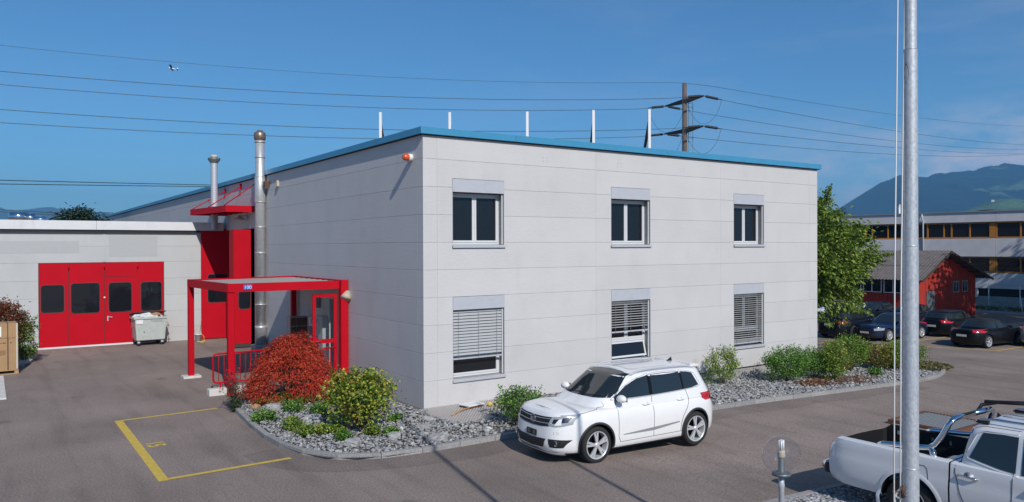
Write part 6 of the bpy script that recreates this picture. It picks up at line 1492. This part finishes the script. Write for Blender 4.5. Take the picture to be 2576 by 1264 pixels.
# small aeroplane
p = at(432, 173, 420); e = empty('small_aeroplane', p, 0, 'tiny white high-wing aeroplane flying in the blue sky', 'aeroplane')
e.rotation_euler = (R(-8), R(12), R(-20)); 
MB().tube([(-1.6, 0, 0), (-1.2, 0, 0), (.3, 0, .05), (3.0, 0, .2)], [.25, .45, .42, .1], 10).build('fuselage', MT['white'], e)
MB().bbox(-.9, .3, -4.6, 4.6, .42, .55, .03).build('wing', MT['dark_trim'], e); MB().box(2.5, 3.2, -1.3, 1.3, .2, .26).build('tailplane', MT['dark_trim'], e); MB().box(2.5, 3.1, -.04, .04, .2, 1.2).build('fin', MT['white'], e)
# ------------------------------------------------------------------ flagpole with ropes, second pole out of the picture
def flagpole(x, y, lab, ropes=True):
    e = empty('flagpole', (x, y, 0), 0, lab, 'flagpole', 'galvanised flagpoles before the yard')
    seg = [(-.2, .0565), (2.72, .0565)], [(2.72, .0545), (4.31, .0530)], [(4.31, .0515), (5.71, .0460)], [(5.71, .0430), (9.0, .036)], [(9.0, .034), (11.6, .026)]
    for s_ in seg: MB().lathe([(s_[0][1], s_[0][0]), (s_[1][1], s_[1][0])], 32, cap=False).build('tube_section', MT['galv'], e)
    for z, r_ in ((2.72, .0565), (4.31, .053), (5.71, .046), (9, .036)): MB().lathe([(r_, z-.006), (r_+.0022, z-.003), (r_+.0022, z+.001), (r_-.004, z+.004)], 32, cap=False).build('joint_ring', MT['ring'], e)
    MB().lathe([(.026, 11.6), (.06, 11.62), (.05, 11.7), (0, 11.73)], 16).build('finial', MT['ring'], e)
    return e
FPO = (-3.99, -15.04)
e = flagpole(*FPO, 'galvanised steel flagpole in the foreground with two white ropes')
d_ = -CR
for nm, a0, a1 in (('rope', .124, .088), ('rope', .080, .039)):
    b = [d_*a0*1.0+Vector((0, 0, .8)), d_*(a0*.7+a1*.3)+Vector((0, 0, 4.0)), d_*(a1)+Vector((0, 0, 6.2)), Vector((0, 0, 11.65))-d_*(-.05)]
    MB().tube(b, .0055, 6).build('rope', MT['rope'], e)
m = MB(); m.bar(d_*.13+Vector((0, 0, 2.55)), d_*.04+Vector((0, 0, 2.54)), .008, .008); m.bbox(-.01, .01, -.01, .01, 2.5, 2.58, .002); cl_ = m.build('cleat', MT['rust'], e)
MB().tube([(d_*.068+CF*-.02+Vector((0, 0, 2.51))), (d_*.066+CF*-.03+Vector((0, 0, 2.60)))], .009, 8).build('cleat_block', MT['rust'], e)
m = MB(); o_ = d_*.045-CF*.04; m.tube([o_+CR*.018*math.cos(a)+Vector((0, 0, 2.545+.018*math.sin(a))) for a in np.linspace(0, 2*PI, 14, endpoint=False)], .003, 6, closed=True); m.build('eye_ring', MT['chrome'], e)
m = MB(); mm = m; pts = []
for z0_ in (5.50,):
    for zz, wd in ((5.46, .0), (5.50, .35), (5.54, .45), (5.58, .3), (5.61, 0)):
        for k in (-1, 1): a = math.atan2(-CF.y*.5+d_.y, -CF.x*.5+d_.x)+k*wd; r_ = .0475; pts.append((r_*math.cos(a), r_*math.sin(a), zz))
m.add(pts, [(2*i, 2*i+1, 2*i+3, 2*i+2) for i in range(4)]); m.build('rust_spot', MT['rust'], e)
flagpole(-1.86, -16.1, 'second galvanised flagpole beyond the picture edge whose shadow crosses the white car')
# ------------------------------------------------------------------ globe lamp
e = empty('globe_lamp', (-2.37, -12.76, 0), 0, 'garden lamp with clear glass globe before the pickup', 'lamp')
gz_ = 2.05
bm = bmesh.new(); bmesh.ops.create_uvsphere(bm, u_segments=40, v_segments=24, radius=.205); me = bpy.data.meshes.new('globe'); bm.to_mesh(me); bm.free()
for p_ in me.polygons: p_.use_smooth = True
o = link('globe', me, MT['globe_glass'], e); o.location = (0, 0, gz_)
MB().lathe([(.0, -.215), (.10, -.215), (.10, -.190), (.075, -.18), (.035, -.17), (.033, -.03), (.0, -.03)], 24, (0, 0, gz_)).build('base', MT['galv_dark'], e)
MB().lathe([(.03, -.03), (.042, -.01), (.038, .03), (.04, .05), (.02, .055)], 20, (0, 0, gz_)).build('socket', MT['beige'], e)
m = MB()
for x in (-.017, .017):
    for y in (-.012, .012): m.tube([(x, y, gz_+.055), (x, y, gz_+.165)], .012, 8)
m.build('bulb', MT['bulb'], e)
MB().lathe([(.03, 0), (.03, 1.7), (.034, 1.71), (.034, 1.74), (.03, 1.75), (.03, gz_-.215)], 20).build('post', MT['galv'], e)
# ------------------------------------------------------------------ waste container
e = empty('waste_container', (-3.50, 19.62, 0), R(2), 'pale grey-green wheeled waste container, full, before the red doors', 'waste container')
def taper(m, x0, x1, y0, y1, z0, z1, k, mi=0):
    cx, cy = (x0+x1)/2, (y0+y1)/2; vs = []
    for z, s_ in ((z0, k), (z1, 1)): vs += [(cx+(x-cx)*s_, cy+(y-cy)*s_, z) for x, y in ((x0, y0), (x1, y0), (x1, y1), (x0, y1))]
    m.add(vs, [(0,3,2,1),(4,5,6,7),(0,1,5,4),(1,2,6,5),(2,3,7,6),(3,0,4,7)], mi)
m = MB(); taper(m, -.66, .66, -.5, .5, .24, 1.22, .88); b_ = m.build('body', MT['bin'], e)
bv = b_.modifiers.new('bev', 'BEVEL'); bv.width = .03; bv.segments = 2
m = MB()
for a in ((-.70, .70, -.54, -.50), (-.70, .70, .50, .54), (-.70, -.66, -.499, .499), (.66, .70, -.499, .499)): m.box(a[0], a[1], a[2], a[3], 1.19, 1.27)
m.build('rim', MT['bin'], e)
MB().box(-.62, .62, -.47, .47, 1.222, 1.225).build('dark_inside', MT['black'], e)
bm = bmesh.new(); bmesh.ops.create_icosphere(bm, subdivisions=4, radius=1)
for v in bm.verts: c = v.co; f = 1+.12*math.sin(c.x*7+1)*math.cos(c.y*6)+.08*math.sin(c.x*17+c.y*13)+.05*math.sin(c.y*29); v.co = Vector((c.x*.58*f, c.y*.42*f, max(0, c.z)*.20*f))
me = bpy.data.meshes.new('rubbish_bag'); bm.to_mesh(me); bm.free(); o = link('rubbish_bag', me, MT['plastic_bag']); o.location = (-3.58, 19.62, 1.21); prop(o, 'crumpled white rubbish bag heaped in the waste container', 'rubbish bag')
bm = bmesh.new(); bmesh.ops.create_icosphere(bm, subdivisions=2, radius=.13)
for v in bm.verts: v.co += Vector((random.uniform(-.03, .03), random.uniform(-.03, .03), random.uniform(-.03, .03)))
me = bpy.data.meshes.new('rubbish'); bm.to_mesh(me); bm.free(); o = link('rubbish', me, MT['cardboard']); o.location = (-3.25, 19.4, 1.37); o.scale = (1.6, .8, .6); prop(o, 'brown crumpled rubbish on the white bag in the container', 'rubbish')
m = MB(); n = 10; vs = []
for i in range(n+1):
    a = PI*i/n; y = .5*math.cos(a); z = 1.30+.16*math.sin(a)
    vs += [(-.74, y, z), (.74, y, z)]
m2 = MB(); vs = [(-.74, .5, 1.30), (.74, .5, 1.30)]
m2.tube([(-.72, -.1, 1.42), (-.78, -.02, 1.45), (.70, .02, 1.47), (.74, .1, 1.47)], .018, 8); m2.add([(-.76, -.02, 1.45), (.72, .02, 1.47), (.70, .5, 1.36), (-.72, .5, 1.32), (-.76, -.02, 1.43), (.72, .02, 1.45), (.70, .5, 1.34), (-.72, .5, 1.30)], [(0,1,2,3),(4,7,6,5),(0,4,5,1),(1,5,6,2),(2,6,7,3),(3,7,4,0)]); m2.build('lid', MT['bin_lid'], e)
MB().box(-.60, -.33, -.512, -.50, .98, 1.16).build('white_sticker', MT['paper'], e)
text('lettering', 'PURATEL', .125, MT['alu_grey'], (.24, -.507, 1.09), (R(90), 0, 0), e, .0008)
MB().lathe([(.022, 0), (.022, .012)], 10, (-.28, -.485, .62), 'y').build('drain_hole', MT['black'], e)
for x in (-.68, .68):
    s_ = -1 if x < 0 else 1
    m = MB(); m.tube([(x, -.3, 1.0), (x+s_*.06, -.3, .95), (x+s_*.05, -.3, .4), (x*.94, -.3, .32)], .014, 6); m.tube([(x, -.35, .85), (x+s_*.12, -.35, .85)], .02, 8); m.build('side_handle', MT['pink_pipe'], e)
for x in (-.48, .48):
    for y in (-.34, .36):
        w_ = MB(); w_.lathe([(.09, -.025), (.10, 0), (.09, .025)], 18, (x, y+.02, .10), 'y'); w_.build('caster', MT['rubber'], e)
        MB().box(x-.05, x+.05, y-.02, y+.06, .12, .25).build('caster_fork', MT['alu'], e)
e = empty('bucket', (-1.52, 19.1, 0), 0, 'white plastic bucket with coiled yellow hose beside the red gate', 'bucket')
MB().lathe([(.13, 0), (.16, .36), (.165, .36), (.165, .39), (.15, .385)], 24).build('pail', MT['white'], e); MB().lathe([(0, .375), (.15, .378)], 20).build('filling', MT['beige'], e)
m = MB(); m.tube([(-1.45+.17*math.cos(a)+.05*math.sin(a*.5), 18.75+.12*math.sin(a), .02+.006*a) for a in np.linspace(0, 14, 70)], .012, 5)
m.tube([(-1.3, 18.9, .06), (-1.25, 19.2, .25), (-1.5, 19.1, .52), (-1.7, 19.25, .45), (-1.35, 19.6, .75), (-1.15, 20.1, .95)], .012, 5); prop(m.build('hose', MT['yellow_hose']), 'yellow hose coiled on the ground at the white bucket', 'hose')
# ------------------------------------------------------------------ cardboard crate on a pallet
e = empty('pallet', (-9.22, 14.0, 0), R(2), 'wooden pallet under the cardboard crate', 'pallet')
for y in (-.42, 0, .42): MB().box(-.62, .62, y-.05, y+.05, 0, .022).build('skid', MT['wood'], e)
for x in (-.56, 0, .56):
    for y in (-.42, 0, .42): MB().box(x-.06, x+.06, y-.05, y+.05, .023, .12).build('block', MT['wood'], e)
for i in range(5): y = -.42+i*.21; MB().box(-.62, .62, y-.07, y+.07, .121, .145).build('deck_board', MT['wood'], e)
e = empty('cardboard_crate', (-9.22, 14.0, .147), R(2), 'big brown cardboard crate strapped on a pallet at the picture edge', 'crate')
MB().bbox(-.58, .58, -.45, .45, 0, 1.18, .008).build('box', MT['cardboard'], e); MB().bbox(-.60, .60, -.47, .47, 1.10, 1.60, .01).build('lid', MT['cardboard'], e)
m = MB(); m.box(.30, .325, -.476, -.471, 0, 1.602); m.box(.30, .325, -.476, .476, 1.602, 1.606); m.build('strap', MT['dark_trim'], e)
MB().box(-.35, .13, -.475, -.471, 1.16, 1.50).build('paper_label', MT['paper'], e)
MB().box(.55, .605, -.475, -.471, 0.02, 1.6).build('corner_guard', MT['beige'], e)
m = MB()
for x, h in ((.12, .06), (.2, .075), (.245, .05), (.4, .06)): m.lathe([(h*.35, 0), (h*.35, .002)], 6, (x, -.453, .93), 'y')
for j in range(5): m.box(.05, .25, -.4535, -.4515, .52+j*.035, .533+j*.035)
m.build('print_mark', MT['rust'], e)
# ------------------------------------------------------------------ air
m = MB(); m.box(-9000, 9000, -9000, 9000, -3, 560); hz = m.build('haze', None if False else MT['white'], kind='stuff')
hm = bpy.data.materials.new('haze_air'); hm.use_nodes = True; t = hm.node_tree; t.nodes.clear()
ho = t.nodes.new('ShaderNodeOutputMaterial'); pv = t.nodes.new('ShaderNodeVolumePrincipled'); pv.inputs['Density'].default_value = HAZE = 1.45e-4
pv.inputs['Color'].default_value = (0.24, 0.59, 1.0, 1); pv.inputs['Anisotropy'].default_value = 0.0
t.links.new(pv.outputs[0], ho.inputs['Volume']); hz.data.materials.clear(); hz.data.materials.append(hm)
hz.visible_shadow = True
